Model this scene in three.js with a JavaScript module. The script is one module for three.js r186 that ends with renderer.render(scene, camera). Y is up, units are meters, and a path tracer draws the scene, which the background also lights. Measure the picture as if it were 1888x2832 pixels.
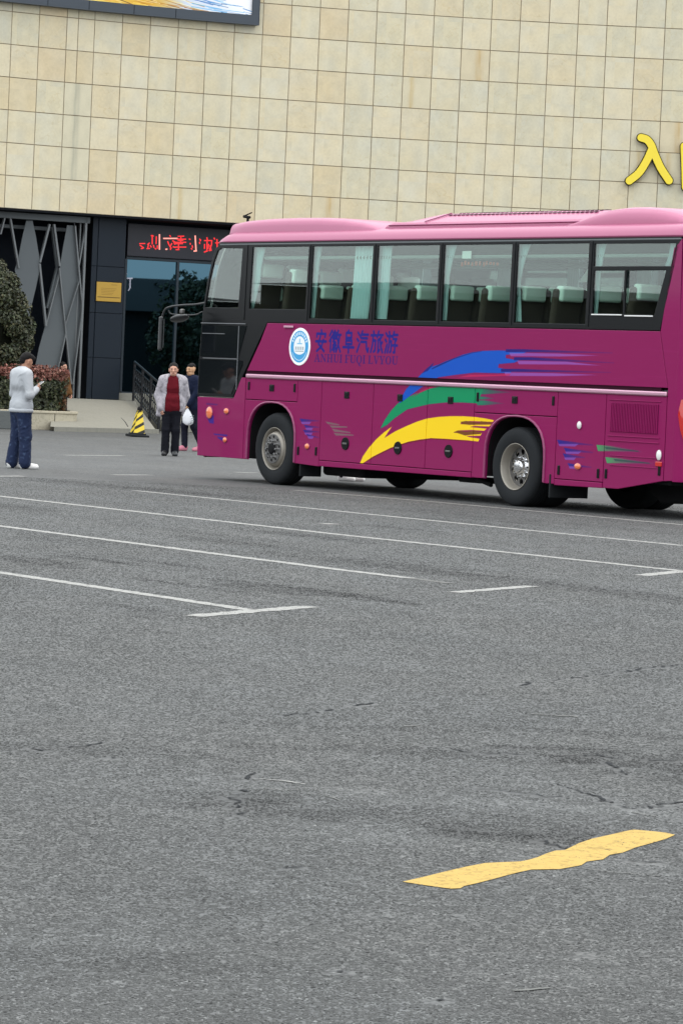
import * as THREE from 'three';
import { mergeGeometries, mergeVertices, toCreasedNormals } from 'three/addons/utils/BufferGeometryUtils.js';
import { RoundedBoxGeometry } from 'three/addons/geometries/RoundedBoxGeometry.js';
import { createNoise3D, createNoise2D } from 'simplex-noise';

// ---------------------------------------------------------------- camera, sky, sun, exposure
const scene = new THREE.Scene();
const FOCAL = 9690.1, EYE = 1.4948, PITCH = 0.036972, ROLL = 0.045066;          // focal length in photo pixels (photo 1888 x 2832)
const camera = new THREE.PerspectiveCamera(2 * Math.atan(1416 / FOCAL) * 180 / Math.PI, 682 / 1024, 0.5, 3000);
camera.position.set(0, EYE, 0);
camera.rotation.order = 'YXZ';
camera.rotation.set(-PITCH, 0, ROLL);
const renderer = new THREE.WebGLRenderer({ antialias: true });
renderer.toneMapping = THREE.LinearToneMapping;
renderer.toneMappingExposure = 1.68;
renderer.shadowMap.enabled = true;

let seed = 7;
const rnd = () => { seed = (seed + 0x6d2b79f5) | 0; let t = Math.imul(seed ^ (seed >>> 15), 1 | seed); t = (t + Math.imul(t ^ (t >>> 7), 61 | t)) ^ t; return ((t ^ (t >>> 14)) >>> 0) / 4294967296; };
const rr = (a, b) => a + (b - a) * rnd();
const N3 = createNoise3D(rnd), N2 = createNoise2D(rnd);
const fbm2 = (x, y, o = 4) => { let a = 0.5, s = 0; for (let i = 0; i < o; i++) { s += a * N2(x, y); x *= 2.03; y *= 2.03; a *= 0.5; } return s; };

{ // overcast sky, brighter towards the zenith, soft cloud structure
  const w = 1024, h = 512, d = new Float32Array(w * h * 4);
  for (let j = 0; j < h; j++) for (let i = 0; i < w; i++) {
    const el = ((j + 0.5) / h - 0.5) * Math.PI, az = i / w * 2 * Math.PI, s = Math.sin(el), c = Math.cos(el);
    let L = s > 0 ? 0.86 + 0.5 * Math.pow(s, 0.8) : 0.86 * Math.max(0.25, 1 + s);
    const n = N3(Math.cos(az) * c * 1.6, s * 3.2, Math.sin(az) * c * 1.6) * 0.6 + N3(Math.cos(az) * c * 4, s * 8, Math.sin(az) * c * 4) * 0.3;
    L *= 1 + 0.09 * n;
    const k = (j * w + i) * 4;
    d[k] = L * 0.955; d[k + 1] = L; d[k + 2] = L * 1.04; d[k + 3] = 1;
  }
  const t = new THREE.DataTexture(d, w, h, THREE.RGBAFormat, THREE.FloatType);
  t.mapping = THREE.EquirectangularReflectionMapping; t.magFilter = t.minFilter = THREE.LinearFilter; t.needsUpdate = true;
  scene.background = t; scene.environment = t;
}
const sun = new THREE.DirectionalLight(0xfff3e2, 0.8);
sun.name = 'sun';
sun.position.set(9, 60, -42); sun.target.position.set(0, 0, -45);
sun.castShadow = true; sun.shadow.radius = 42; sun.shadow.mapSize.set(4096, 4096);
Object.assign(sun.shadow.camera, { left: -60, right: 60, top: 60, bottom: -60, near: 1, far: 200 });
scene.add(sun, sun.target);

// ---------------------------------------------------------------- measuring helpers: a photo pixel's ray met with a real plane of the place
const V = (x, y, z) => new THREE.Vector3(x, y, z);
function ray(px, py) {
  let u = px - 944, v = py - 1416; const cr = Math.cos(ROLL), sr = Math.sin(ROLL);
  [u, v] = [u * cr + v * sr, -u * sr + v * cr];
  const x = u / FOCAL, y = -v / FOCAL, c = Math.cos(PITCH), s = Math.sin(PITCH);
  return V(x, y * c - s, -(c + y * s));
}
const onGround = (px, py, y = 0) => { const r = ray(px, py); return r.multiplyScalar((y - EYE) / r.y).add(V(0, EYE, 0)); };
const atDepth = (px, py, d) => { const r = ray(px, py); return r.multiplyScalar(-d / r.z).add(V(0, EYE, 0)); };
const BUS = { yaw: 0.9680, x: -1.0043, z: -49.7427, base: 5.6402 };
function onBus(px, py, out = 0) {                     // -> [distance behind the front axle, height, side]
  const r = ray(px, py), n = V(-Math.sin(BUS.yaw), 0, Math.cos(BUS.yaw)), P = V(BUS.x, 0, BUS.z).addScaledVector(n, out);
  const t = P.clone().sub(V(0, EYE, 0)).dot(n) / r.dot(n), q = r.multiplyScalar(t).add(V(0, EYE, 0));
  return [q.clone().sub(P).dot(V(Math.cos(BUS.yaw), 0, Math.sin(BUS.yaw))), q.y];
}
// the curved front of the station: arc length u from a joint near the left edge of the photo
const WALL = { x: -9.1315, z: -91.595, a: 0.5665, k: 0.031517, tw: 0.79705, th: 0.8493, top: 9.890 };
const wallYaw = (u) => WALL.a - WALL.k * u;
function wallAt(u, y = 0, out = 0) {                  // out: towards the car park
  const a = WALL.a, b = wallYaw(u);
  return V(WALL.x + (Math.sin(a) - Math.sin(b)) / WALL.k + Math.sin(b) * out, y, WALL.z - (Math.cos(b) - Math.cos(a)) / WALL.k + Math.cos(b) * out);
}
function onWall(px, py, out = 0) {                    // -> [u, y]
  const r = ray(px, py); let lo = -30, hi = 40;
  for (let i = 0; i < 50; i++) { const m = (lo + hi) / 2, p = wallAt(m, 0, out); if (p.x / -p.z < r.x / -r.z) lo = m; else hi = m; }
  const p = wallAt(lo, 0, out);
  return [lo, EYE + r.y * (p.z / r.z)];
}
// the entrance below it is flat: its own axes (u along, y up, e behind the stone)
const ENT = { u0: 3.3, yaw: wallYaw(3.3) };
ENT.o = wallAt(3.3); ENT.t = V(Math.cos(ENT.yaw), 0, -Math.sin(ENT.yaw)); ENT.n = V(Math.sin(ENT.yaw), 0, Math.cos(ENT.yaw));
function onEnt(px, py, e) {
  const r = ray(px, py), P = ENT.o.clone().addScaledVector(ENT.n, -e), t = P.clone().sub(V(0, EYE, 0)).dot(ENT.n) / r.dot(ENT.n), q = r.multiplyScalar(t).add(V(0, EYE, 0));
  return [q.clone().sub(P).dot(ENT.t), q.y];
}

// ---------------------------------------------------------------- building helpers
const used = {};
const numbered = (n) => { used[n] = (used[n] ?? -1) + 1; return used[n] ? n + '_' + String(used[n]).padStart(3, '0') : n; };
function tag(o, label, category, group, kind) {
  if (label) o.userData.label = label;
  if (category) o.userData.category = category;
  if (group) o.userData.group = group;
  if (kind) o.userData.kind = kind;
  return o;
}
function thing(name, label, category, pos = [0, 0, 0], turn = 0, group) {
  const g = new THREE.Group(); g.name = numbered(name); g.position.set(...pos); g.rotation.y = turn; scene.add(g);
  return tag(g, label, category, group);
}
function part(parent, name, geo, mat, label) {
  if (Array.isArray(geo)) geo = merge(geo);
  const m = new THREE.Mesh(geo, mat); m.name = parent === scene ? numbered(name) : name; m.castShadow = m.receiveShadow = true;
  if (label) m.userData.label = label;
  parent.add(m); return m;
}
function merge(list) {
  const gs = list.map((g) => { g = g.index ? g.toNonIndexed() : g; if (!g.attributes.uv) g.setAttribute('uv', new THREE.Float32BufferAttribute(new Float32Array(g.attributes.position.count * 2), 2)); if (!g.attributes.normal) g.computeVertexNormals(); for (const k of Object.keys(g.attributes)) if (!['position', 'normal', 'uv'].includes(k)) g.deleteAttribute(k); g.morphAttributes = {}; return g; });
  return mergeGeometries(gs, false);
}
const box = (w, h, d, x = 0, y = 0, z = 0) => new THREE.BoxGeometry(w, h, d).translate(x, y, z);
const rbox = (w, h, d, r, x = 0, y = 0, z = 0, seg = 2) => new RoundedBoxGeometry(w, h, d, seg, Math.min(r, w / 2.01, h / 2.01, d / 2.01)).translate(x, y, z);
const shapeOf = (pts) => new THREE.Shape(pts.map((p) => new THREE.Vector2(p[0], p[1])));
const pathOf = (pts) => new THREE.Path(pts.map((p) => new THREE.Vector2(p[0], p[1])));
function plate(pts, depth, bevel = 0, z = 0, holes = []) {   // outer face at z, thickness behind it
  const s = pts.isShape ? pts : shapeOf(pts);
  for (const h of holes) s.holes.push(h.isPath ? h : pathOf(h));
  return new THREE.ExtrudeGeometry(s, { depth: depth - 2 * bevel, bevelEnabled: bevel > 0, bevelThickness: bevel, bevelSize: bevel, bevelOffset: -bevel, bevelSegments: 2, curveSegments: 20 }).translate(0, 0, z - depth + bevel);
}
function bar(a, b, r, seg = 8, r2 = r) {                    // round bar between two points
  a = a.isVector3 ? a : V(...a); b = b.isVector3 ? b : V(...b);
  const d = b.clone().sub(a), g = new THREE.CylinderGeometry(r2, r, d.length(), seg);
  g.applyQuaternion(new THREE.Quaternion().setFromUnitVectors(V(0, 1, 0), d.clone().normalize()));
  return g.translate(...a.clone().add(b).multiplyScalar(0.5).toArray());
}
function tube(pts, r, seg = 40, rs = 8) { return new THREE.TubeGeometry(new THREE.CatmullRomCurve3(pts.map((p) => V(...p))), seg, r, rs); }
function loft(rings, closed = false) {                      // rings of equal length -> smooth surface
  const n = rings[0].length, pos = [], uv = [], idx = [];
  rings.forEach((r, i) => r.forEach((p, j) => { pos.push(...p); uv.push(j / (n - 1), i / (rings.length - 1)); }));
  for (let i = 0; i < rings.length - 1; i++) for (let j = 0; j < (closed ? n : n - 1); j++) {
    const a = i * n + j, b = i * n + (j + 1) % n, c = a + n, d = b + n; idx.push(a, b, d, a, d, c);
  }
  const g = new THREE.BufferGeometry();
  g.setAttribute('position', new THREE.Float32BufferAttribute(pos, 3)); g.setAttribute('uv', new THREE.Float32BufferAttribute(uv, 2)); g.setIndex(idx); g.computeVertexNormals();
  return g;
}
const col = (r, g, b) => new THREE.Color().setRGB(r, g, b);
const std = (c, rough = 0.8, metal = 0, more = {}) => new THREE.MeshPhysicalMaterial({ specularIntensity: metal === 0 && rough >= 0.5 ? 0.3 : 1, color: Array.isArray(c) ? col(...c) : c, roughness: rough, metalness: metal, ...more });
const phys = (c, rough, more = {}) => new THREE.MeshPhysicalMaterial({ color: Array.isArray(c) ? col(...c) : c, roughness: rough, ...more });
function dataTex(w, h, f, srgb = true, rep = [1, 1]) {
  const d = new Uint8Array(w * h * 4);
  for (let j = 0; j < h; j++) for (let i = 0; i < w; i++) { const c = f(i, j), k = (j * w + i) * 4; d[k] = c[0]; d[k + 1] = c[1]; d[k + 2] = c[2]; d[k + 3] = 255; }
  const t = new THREE.DataTexture(d, w, h); t.wrapS = t.wrapT = THREE.RepeatWrapping; t.magFilter = THREE.LinearFilter; t.minFilter = THREE.LinearMipmapLinearFilter; t.generateMipmaps = true;
  if (srgb) t.colorSpace = THREE.SRGBColorSpace; t.repeat.set(...rep); t.needsUpdate = true; return t;
}
function canvasTex(w, h, draw) {
  const c = document.createElement('canvas'); c.width = w; c.height = h; draw(c.getContext('2d'), w, h);
  const t = new THREE.CanvasTexture(c); t.colorSpace = THREE.SRGBColorSpace; t.magFilter = THREE.LinearFilter; return t;
}
const s8 = (l) => Math.max(0, Math.min(255, Math.round(255 * (l <= 0.0031308 ? 12.92 * l : 1.055 * Math.pow(l, 1 / 2.4) - 0.055))));
// tileable value noise for textures
function tileNoise(n, sd) { const g = new Float32Array(n * n); let s = sd; for (let i = 0; i < n * n; i++) { s = (Math.imul(s, 1664525) + 1013904223) | 0; g[i] = (s >>> 8) / 16777216; } return (x, y) => { const xi = Math.floor(x), yi = Math.floor(y), fx = x - xi, fy = y - yi, sx = fx * fx * (3 - 2 * fx), sy = fy * fy * (3 - 2 * fy), q = (a, b) => g[(((b % n) + n) % n) * n + (((a % n) + n) % n)]; return (q(xi, yi) * (1 - sx) + q(xi + 1, yi) * sx) * (1 - sy) + (q(xi, yi + 1) * (1 - sx) + q(xi + 1, yi + 1) * sx) * sy; }; }

// ---------------------------------------------------------------- ground
const asphaltTex = (() => {
  const n = 2048, a = tileNoise(256, 11), b = tileNoise(512, 23), c = tileNoise(32, 5), d = tileNoise(128, 77);   // 4 m square
  return dataTex(n, n, (i, j) => {
    const x = i / n, y = j / n;
    let v = 0.75 * (a(x * 256, y * 256) - 0.5) + 0.95 * (b(x * 512, y * 512) - 0.5) + 0.35 * (d(x * 128, y * 128) - 0.5) + 0.16 * (c(x * 32, y * 32) - 0.5);
    let l = 0.070 * Math.max(0.25, 1 + 1.25 * v); const chip = b(x * 512 + 77, y * 512 + 31);
    if (chip > 0.962) l *= 2.0;
    if (chip < 0.03) l *= 0.55;
    return [s8(l * 0.972), s8(l * 1.0), s8(l * 0.988)];
  });
})();
asphaltTex.repeat.set(0.25, 0.25);
const stains = [];
function groundTone(x, z) {                                // weathering and stains of the surface at a place
  let v = 1 + 0.10 * fbm2(x * 0.35, z * 0.22) + 0.10 * fbm2(x * 1.3 + 40, z * 0.9) + 0.05 * N2(x * 2.6, z * 2.6);
    const along = x * Math.cos(BUS.yaw) + z * Math.sin(BUS.yaw), across = -x * Math.sin(BUS.yaw) + z * Math.cos(BUS.yaw);
    v += 0.09 * N2(along * 0.12, across * 0.8) * (z < -18 ? 1 : 0.4);
    for (const [sx, sz, L, W, k, a] of stains) {
      const dx = x - sx, dz = z - sz; if (Math.abs(dx) > L + 1 || Math.abs(dz) > L + 1) continue;
      const p = (dx * Math.cos(a) + dz * Math.sin(a)) / (L / 2), q = (-dx * Math.sin(a) + dz * Math.cos(a)) / (W / 2), d = p * p + q * q + 0.7 * N2(x * 3, z * 3);
      if (d < 1) v *= 1 - k * Math.min(1, (1 - d) * 2.5);
    }
  return v;
}
const asphaltBump = asphaltTex.clone(); asphaltBump.colorSpace = THREE.NoColorSpace;
const asphaltMat = new THREE.MeshStandardMaterial({ map: asphaltTex, bumpMap: asphaltBump, bumpScale: 0.004, roughness: 0.8, vertexColors: true });
{
  const xs = [], zs = [];
  const axis = (lo, hi, step, far) => { const a = [-far, -far / 3, -far / 8]; for (let v = lo; v <= hi + 1e-6; v += step) a.push(v); a.push(far / 8, far / 3, far); return a; };
  xs.push(...(() => { const a = [-1500, -500, -180, -60]; for (let v = -16; v < -2; v += 0.2) a.push(v); for (let v = -2; v < 2; v += 0.07) a.push(v); for (let v = 2; v <= 16; v += 0.2) a.push(v); a.push(60, 180, 500, 1500); return a; })()); zs.push(...(() => { const a = [-1500, -500, -200]; for (let v = -94; v < -30; v += 0.3) a.push(v); for (let v = -30; v < -7; v += 0.12) a.push(v); for (let v = -7; v <= 3; v += 0.5) a.push(v); a.push(60, 180, 500, 1500); return a; })());
  // dark stains: oil drips and damp streaks left by the parked coaches, lying along the bays
  const st = (px, py, len, wid, k, ang) => { const p = onGround(px, py); stains.push([p.x, p.z, len, wid, k, ang ?? BUS.yaw]); };
  st(830, 1632, 2.6, 0.5, 0.45); st(700, 1628, 1.6, 0.3, 0.4); st(930, 1642, 2.4, 0.3, 0.35); st(560, 1625, 1.2, 0.25, 0.3);
  st(60, 1551, 2.0, 0.35, 0.4); st(120, 1549, 1.6, 0.3, 0.4); st(240, 1546, 1.4, 0.25, 0.35); st(330, 1556, 1.2, 0.25, 0.4); st(440, 1556, 1.4, 0.2, 0.35);
  st(560, 1475, 3.2, 0.4, 0.16); st(660, 1502, 2.6, 0.5, 0.32); st(850, 1483, 2.6, 0.6, 0.36); st(820, 1479, 2.0, 0.3, 0.22); st(1110, 1461, 1.4, 0.3, 0.4); st(1300, 1447, 3.2, 0.6, 0.28); st(1380, 1442, 3, 0.3, 0.3);
  st(980, 1556, 3.5, 0.6, 0.3); st(1090, 1560, 3, 0.4, 0.22); st(1330, 1580, 3.5, 0.5, 0.16); st(1500, 1620, 6, 0.5, 0.24); st(1750, 1640, 6, 0.4, 0.3); st(1840, 1565, 3, 0.6, 0.22);
  st(60, 1402, 2, 0.5, 0.3); st(20, 1403, 2, 0.5, 0.25); st(200, 1338, 5, 0.8, 0.22); st(330, 1345, 6, 0.6, 0.3); st(560, 1366, 5, 0.8, 0.28); st(450, 1336, 4, 0.7, 0.2); st(1400, 1432, 5, 1.0, 0.2); st(1250, 1425, 4, 0.9, 0.18);
  st(375, 1707, 0.5, 0.1, 0.5); st(435, 1746, 0.6, 0.1, 0.35); st(430, 1606, 1.0, 0.12, 0.5); st(365, 1681, 0.8, 0.2, 0.3); st(180, 1500, 2.6, 0.4, 0.16); st(330, 1505, 2.0, 0.4, 0.15);
  st(1780, 2112, 0.9, 0.5, 0.42, 0.3); st(1700, 2085, 1.2, 0.25, 0.35, 0.2); st(1560, 2070, 1.0, 0.2, 0.25, 0.1); st(1860, 2150, 0.8, 0.4, 0.30, 0.2); st(1480, 2325, 0.7, 0.35, 0.42, 0.3); st(1420, 2300, 0.8, 0.3, 0.30, 0.1); st(1150, 2085, 1.6, 0.35, 0.25, 0.05); st(1400, 2082, 1.6, 0.2, 0.25, 0.05); st(640, 2205, 0.5, 0.6, 0.3, 0.3); st(760, 2240, 0.9, 0.5, 0.24, 0.2); st(1150, 2260, 1.4, 0.5, 0.18, 0.1); st(1700, 2030, 1.5, 0.3, 0.2, 0.1); st(300, 2080, 1.4, 0.4, 0.2, 0); st(930, 2010, 1.4, 0.3, 0.18, 0); st(380, 2660, 0.8, 0.3, 0.16, 0); st(560, 2480, 1.2, 0.3, 0.12, 0);
  st(1300, 2215, 1.5, 0.3, -0.16, 0.1); st(1600, 2240, 1.2, 0.4, -0.16, 0); st(800, 2175, 0.9, 0.2, -0.2, 0.2); st(1250, 2330, 1.2, 0.3, -0.14, 0); st(1700, 2395, 1.0, 0.25, -0.2, 0.1); st(1550, 2700, 0.8, 0.2, -0.15, 0);
  const pos = [], uv = [], c = [], idx = [];
  zs.forEach((z) => xs.forEach((x) => {
    pos.push(x, 0, z); uv.push(x, -z);
    const v = groundTone(x, z);
    const warm = 0.03 * fbm2(x * 0.6 + 9, z * 0.4);
    c.push(v * (1 + warm), v, v * (1 - warm));
  }));
  const n = xs.length;
  for (let j = 0; j < zs.length - 1; j++) for (let i = 0; i < n - 1; i++) { const a = j * n + i; idx.push(a, a + n, a + 1, a + 1, a + n, a + n + 1); }
  const g = new THREE.BufferGeometry();
  g.setAttribute('position', new THREE.Float32BufferAttribute(pos, 3)); g.setAttribute('uv', new THREE.Float32BufferAttribute(uv, 2)); g.setAttribute('color', new THREE.Float32BufferAttribute(c, 3)); g.setIndex(idx); g.computeVertexNormals();
  if (g.attributes.normal.getY(5) < 0) { for (let i = 0; i < idx.length; i += 3) [idx[i], idx[i + 1]] = [idx[i + 1], idx[i]]; g.setIndex(idx); g.computeVertexNormals(); }
  var asphalt = tag(part(scene, 'asphalt', g, asphaltMat), 'grey asphalt of the coach park, stained along the bays', null, null, 'structure');
  asphalt.castShadow = false;
}
// painted markings: thin worn sheets on the asphalt
const worn = (base, lo, sd) => { const a = tileNoise(128, sd), b = tileNoise(32, sd + 1); return dataTex(512, 512, (i, j) => { const v = a(i / 4, j / 4) * 0.6 + b(i / 16, j / 16) * 0.5, k = v > 0.78 ? lo : v > 0.66 ? 0.85 : 0.96 + 0.08 * (v - 0.5); return base.map((x) => s8(x * k)); }); };
const lineMat = std(0xffffff, 0.75, 0, { map: worn([0.33, 0.33, 0.315], 0.35, 3) });
const fadedMat = std(0xffffff, 0.8, 0, { map: worn([0.15, 0.152, 0.145], 0.6, 9) });
const yellowMat = std(0xffffff, 0.7, 0, { map: worn([0.46, 0.315, 0.085], 0.66, 15) });
function strip(pts, w, y = 0.004, jit = 0.0) {               // ribbon of width w along ground points
  const P = pts.map((p) => p.isVector3 ? p : onGround(...p)), pos = [], uv = [], idx = []; let L = 0; const out = [];
  for (let i = 0; i < P.length - 1; i++) { const d = P[i].distanceTo(P[i + 1]), n = jit ? Math.max(1, Math.ceil(d / 0.05)) : Math.max(1, Math.ceil(d / 0.4)); for (let k = 0; k < n; k++) out.push(P[i].clone().lerp(P[i + 1], k / n)); }
  out.push(P[P.length - 1]);
  out.forEach((p, i) => {
    const a = out[Math.max(0, i - 1)], b = out[Math.min(out.length - 1, i + 1)], t = b.clone().sub(a).normalize(), nn = V(-t.z, 0, t.x);
    const e1 = w / 2 * (1 + jit * rr(-1, 1)) + 0.05 * w * N2(p.x * 5, p.z * 5), e2 = w / 2 * (1 + jit * rr(-1, 1)) + 0.05 * w * N2(p.x * 5 + 50, p.z * 5), off = jit * w * N2(p.x * 9, p.z * 9);
    if (i) L += p.distanceTo(out[i - 1]);
    const l = p.clone().addScaledVector(nn, -e1 + off), r = p.clone().addScaledVector(nn, e2 + off);
    pos.push(l.x, y, l.z, r.x, y, r.z); uv.push(L, 0, L, w);
    if (i) { const k = 2 * i - 2; idx.push(k, k + 1, k + 2, k + 2, k + 1, k + 3); }
  });
  const g = new THREE.BufferGeometry();
  g.setAttribute('position', new THREE.Float32BufferAttribute(pos, 3)); g.setAttribute('uv', new THREE.Float32BufferAttribute(uv, 2)); g.setIndex(idx); g.computeVertexNormals();
  if (g.attributes.normal.getY(0) < 0) { for (let i = 0; i < idx.length; i += 3) [idx[i], idx[i + 1]] = [idx[i + 1], idx[i]]; g.setIndex(idx); g.computeVertexNormals(); }
  return g;
}
const mark = (name, pts, w, mat, label, jit) => part(asphalt, name, strip(pts, w * (name === 'parking_line' ? 0.84 : 1), 0.0030, jit ?? 0.10), mat, label);
const crackPoints = [];
function brokenStrip(pts, w) {                              // a crack: ragged fragments of uneven width with gaps
  const P = pts.map((p) => onGround(...p)), out = []; let frag = [];
  for (let i = 0; i < P.length - 1; i++) { const d = P[i].distanceTo(P[i + 1]), n = Math.max(2, Math.ceil(d / 0.035)); for (let k = 0; k < n; k++) { const q = P[i].clone().lerp(P[i + 1], k / n); q.x += w * 1.6 * N2(q.x * 9, q.z * 9); q.z += w * 2.2 * N2(q.x * 8 + 30, q.z * 8); if (N2(q.x * 6 + 3, q.z * 6) + 0.5 * rr(-1, 1) < -0.55) { if (frag.length > 1) out.push(frag); frag = []; } else frag.push(q); } }
  if (frag.length > 1) out.push(frag);
  for (const f of out) for (const q of f) crackPoints.push([q, w]);
  return out.map((f) => strip(f, w * rr(0.5, 1.25), 0.003, 0.9));
}
mark('parking_line', [[-60, 1366], [944, 1479.5], [1888, 1580]], 0.17, lineMat, 'long white bay line crossing the whole photo');
mark('parking_line', [[1769, 1592], [1960, 1574]], 0.17, lineMat, 'white end stroke of a bay line at the right edge');
mark('parking_line', [[-60, 1447], [0, 1455], [944, 1577], [1130, 1599]], 0.17, lineMat, 'white bay line above the T mark');
mark('parking_line', [[1130, 1599], [1245, 1614]], 0.13, fadedMat, 'faded end of the bay line');
mark('parking_line', [[1255, 1639], [1471, 1621.6]], 0.14, lineMat, 'short white end stroke by itself');
mark('parking_line', [[-60, 1576], [0, 1584], [692, 1688]], 0.16, lineMat, 'white bay line ending in a T');
mark('parking_line', [[530, 1704.6], [858, 1678]], 0.17, lineMat, 'cross stroke of the T mark');
mark('parking_line', [[373, 1357], [944, 1415], [1888, 1509.6]], 0.16, lineMat, 'white bay line in front of the coach');
mark('parking_line', [[812, 1356], [1200, 1388.5], [1888, 1452], [2000, 1462]], 0.14, lineMat, 'white bay line along the coach wheels');
for (const [a, b] of [[[180, 1259], [343, 1260.5]], [[314, 1313.5], [416, 1314]], [[-20, 1317.5], [65, 1317]], [[650, 1306.5], [712, 1308]], [[891, 1449], [930, 1449.5]]]) mark('parking_line', [a, b], 0.22, lineMat, 'short white stroke');
mark('parking_line', [[-20, 1199.5], [367, 1209]], 0.22, fadedMat, 'faded pale line by the kerb');
{
  const z = [[280, 798], [330, 806], [410, 818], [500, 830], [545, 828], [562, 818], [620, 805], [690, 787], [760, 768], [815, 754], [870, 742], [930, 741], [1000, 740], [1050, 731], [1100, 722], [1125, 705], [1200, 695], [1230, 674], [1290, 664], [1350, 640], [1430, 618], [1490, 600], [1530, 582], [1490, 573], [1440, 567], [1340, 558], [1290, 568], [1240, 580], [1150, 600], [1090, 620], [1050, 640], [1025, 652], [980, 655], [940, 668], [900, 685], [860, 697], [820, 705], [740, 708], [660, 712], [580, 727], [500, 745], [440, 760], [380, 775]];
  const pts = z.map(([x, y]) => onGround(944 + x / 1.661, 1960 + y / 1.661));
  const g = new THREE.ShapeGeometry(shapeOf(pts.map((p) => [p.x, -p.z]))).rotateX(-Math.PI / 2).translate(0, 0.0025, 0);
  part(asphalt, 'yellow_line', g, yellowMat, 'worn wavy yellow dash in the foreground');
}
const crackMat = std([0.022, 0.024, 0.026], 0.95);
const zA = (p) => p.map(([x, y]) => [944 + x / 1.661, 1960 + y / 1.661]), zB = (p) => p.map(([x, y]) => [944 + x / 1.661, 1400 + y / 1.661]), zC = (p) => p.map(([x, y]) => [x / 1.661, 1960 + y / 1.661]);
for (const [p, w] of [
  [zA([[0, 217], [90, 209]]), 0.008], [zA([[440, 186], [480, 183], [560, 198], [640, 205]]), 0.008], [zA([[670, 209], [740, 205], [830, 211], [930, 209]]), 0.011], [zA([[1090, 224], [1180, 217], [1250, 228], [1390, 236], [1568, 243]]), 0.010], [zA([[1220, 250], [1260, 268], [1310, 310]]), 0.008],
  [zA([[640, 370], [700, 373], [780, 382], [860, 390], [960, 405], [1040, 404], [1110, 395]]), 0.008], [zA([[1100, 392], [1160, 403], [1230, 436], [1330, 457], [1450, 466], [1568, 470]]), 0.013], [zA([[1000, 350], [1060, 372], [1130, 398]]), 0.007], [zA([[850, 612], [920, 606], [970, 626], [1020, 650], [1050, 640]]), 0.012], [zA([[1410, 462], [1490, 440], [1568, 425]]), 0.010], [zA([[1330, 700], [1440, 706], [1540, 718]]), 0.008], [zA([[1150, 640], [1230, 655], [1290, 640]]), 0.004],
  [zB([[785, 825], [850, 814], [900, 812], [1010, 797]]), 0.016], [zB([[1010, 797], [1190, 775], [1380, 749], [1568, 730]]), 0.010], [zB([[0, 930], [60, 915], [160, 906]]), 0.011], [zB([[1040, 583], [1150, 588]]), 0.014], [zB([[890, 362], [1100, 372], [1320, 396], [1568, 404]]), 0.016],
  [zC([[1160, 300], [1130, 322], [1180, 330], [1210, 327]]), 0.010], [zC([[1130, 378], [1115, 398], [1072, 412], [1085, 436], [1080, 452], [1060, 466]]), 0.012], [zC([[1085, 450], [1105, 480], [1135, 500]]), 0.009], [zC([[1125, 380], [1180, 408]]), 0.007], [zC([[35, 176], [130, 184], [220, 195]]), 0.010], [zC([[525, 229], [555, 229]]), 0.02], [zC([[320, 180], [380, 172], [450, 160], [540, 150], [640, 130]]), 0.006], [zC([[1310, 32], [1440, 18], [1568, 4]]), 0.009], [zC([[1310, 735], [1440, 730]]), 0.005], [zC([[1530, 1208], [1568, 1206]]), 0.012], [zA([[390, 1332], [450, 1330]]), 0.012], [zA([[1110, 1132], [1135, 1140]]), 0.012], [zC([[610, 1175], [640, 1170], [680, 1178]]), 0.010],
]) { const l = brokenStrip(p, w * 1.6); if (l.length) part(asphalt, 'crack', l, crackMat); }
for (const [p, w, m] of [[zC([[1190, 324], [1300, 333], [1390, 350]]), 0.014, lineMat], [zC([[1215, 366], [1300, 378], [1380, 374]]), 0.008, fadedMat], [zC([[1420, 392], [1520, 408], [1568, 425]]), 0.011, fadedMat], [zA([[285, 84], [370, 80]]), 0.03, fadedMat], [zA([[870, 26], [1085, 38]]), 0.045, fadedMat], [zA([[1330, 478], [1440, 498]]), 0.014, fadedMat], [zA([[1100, 735], [1250, 755], [1460, 772]]), 0.010, fadedMat], [zA([[790, 1300], [950, 1285]]), 0.012, fadedMat]]) part(asphalt, 'paint_scuff', strip(p, w, 0.0034, 0.8), m);

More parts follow.
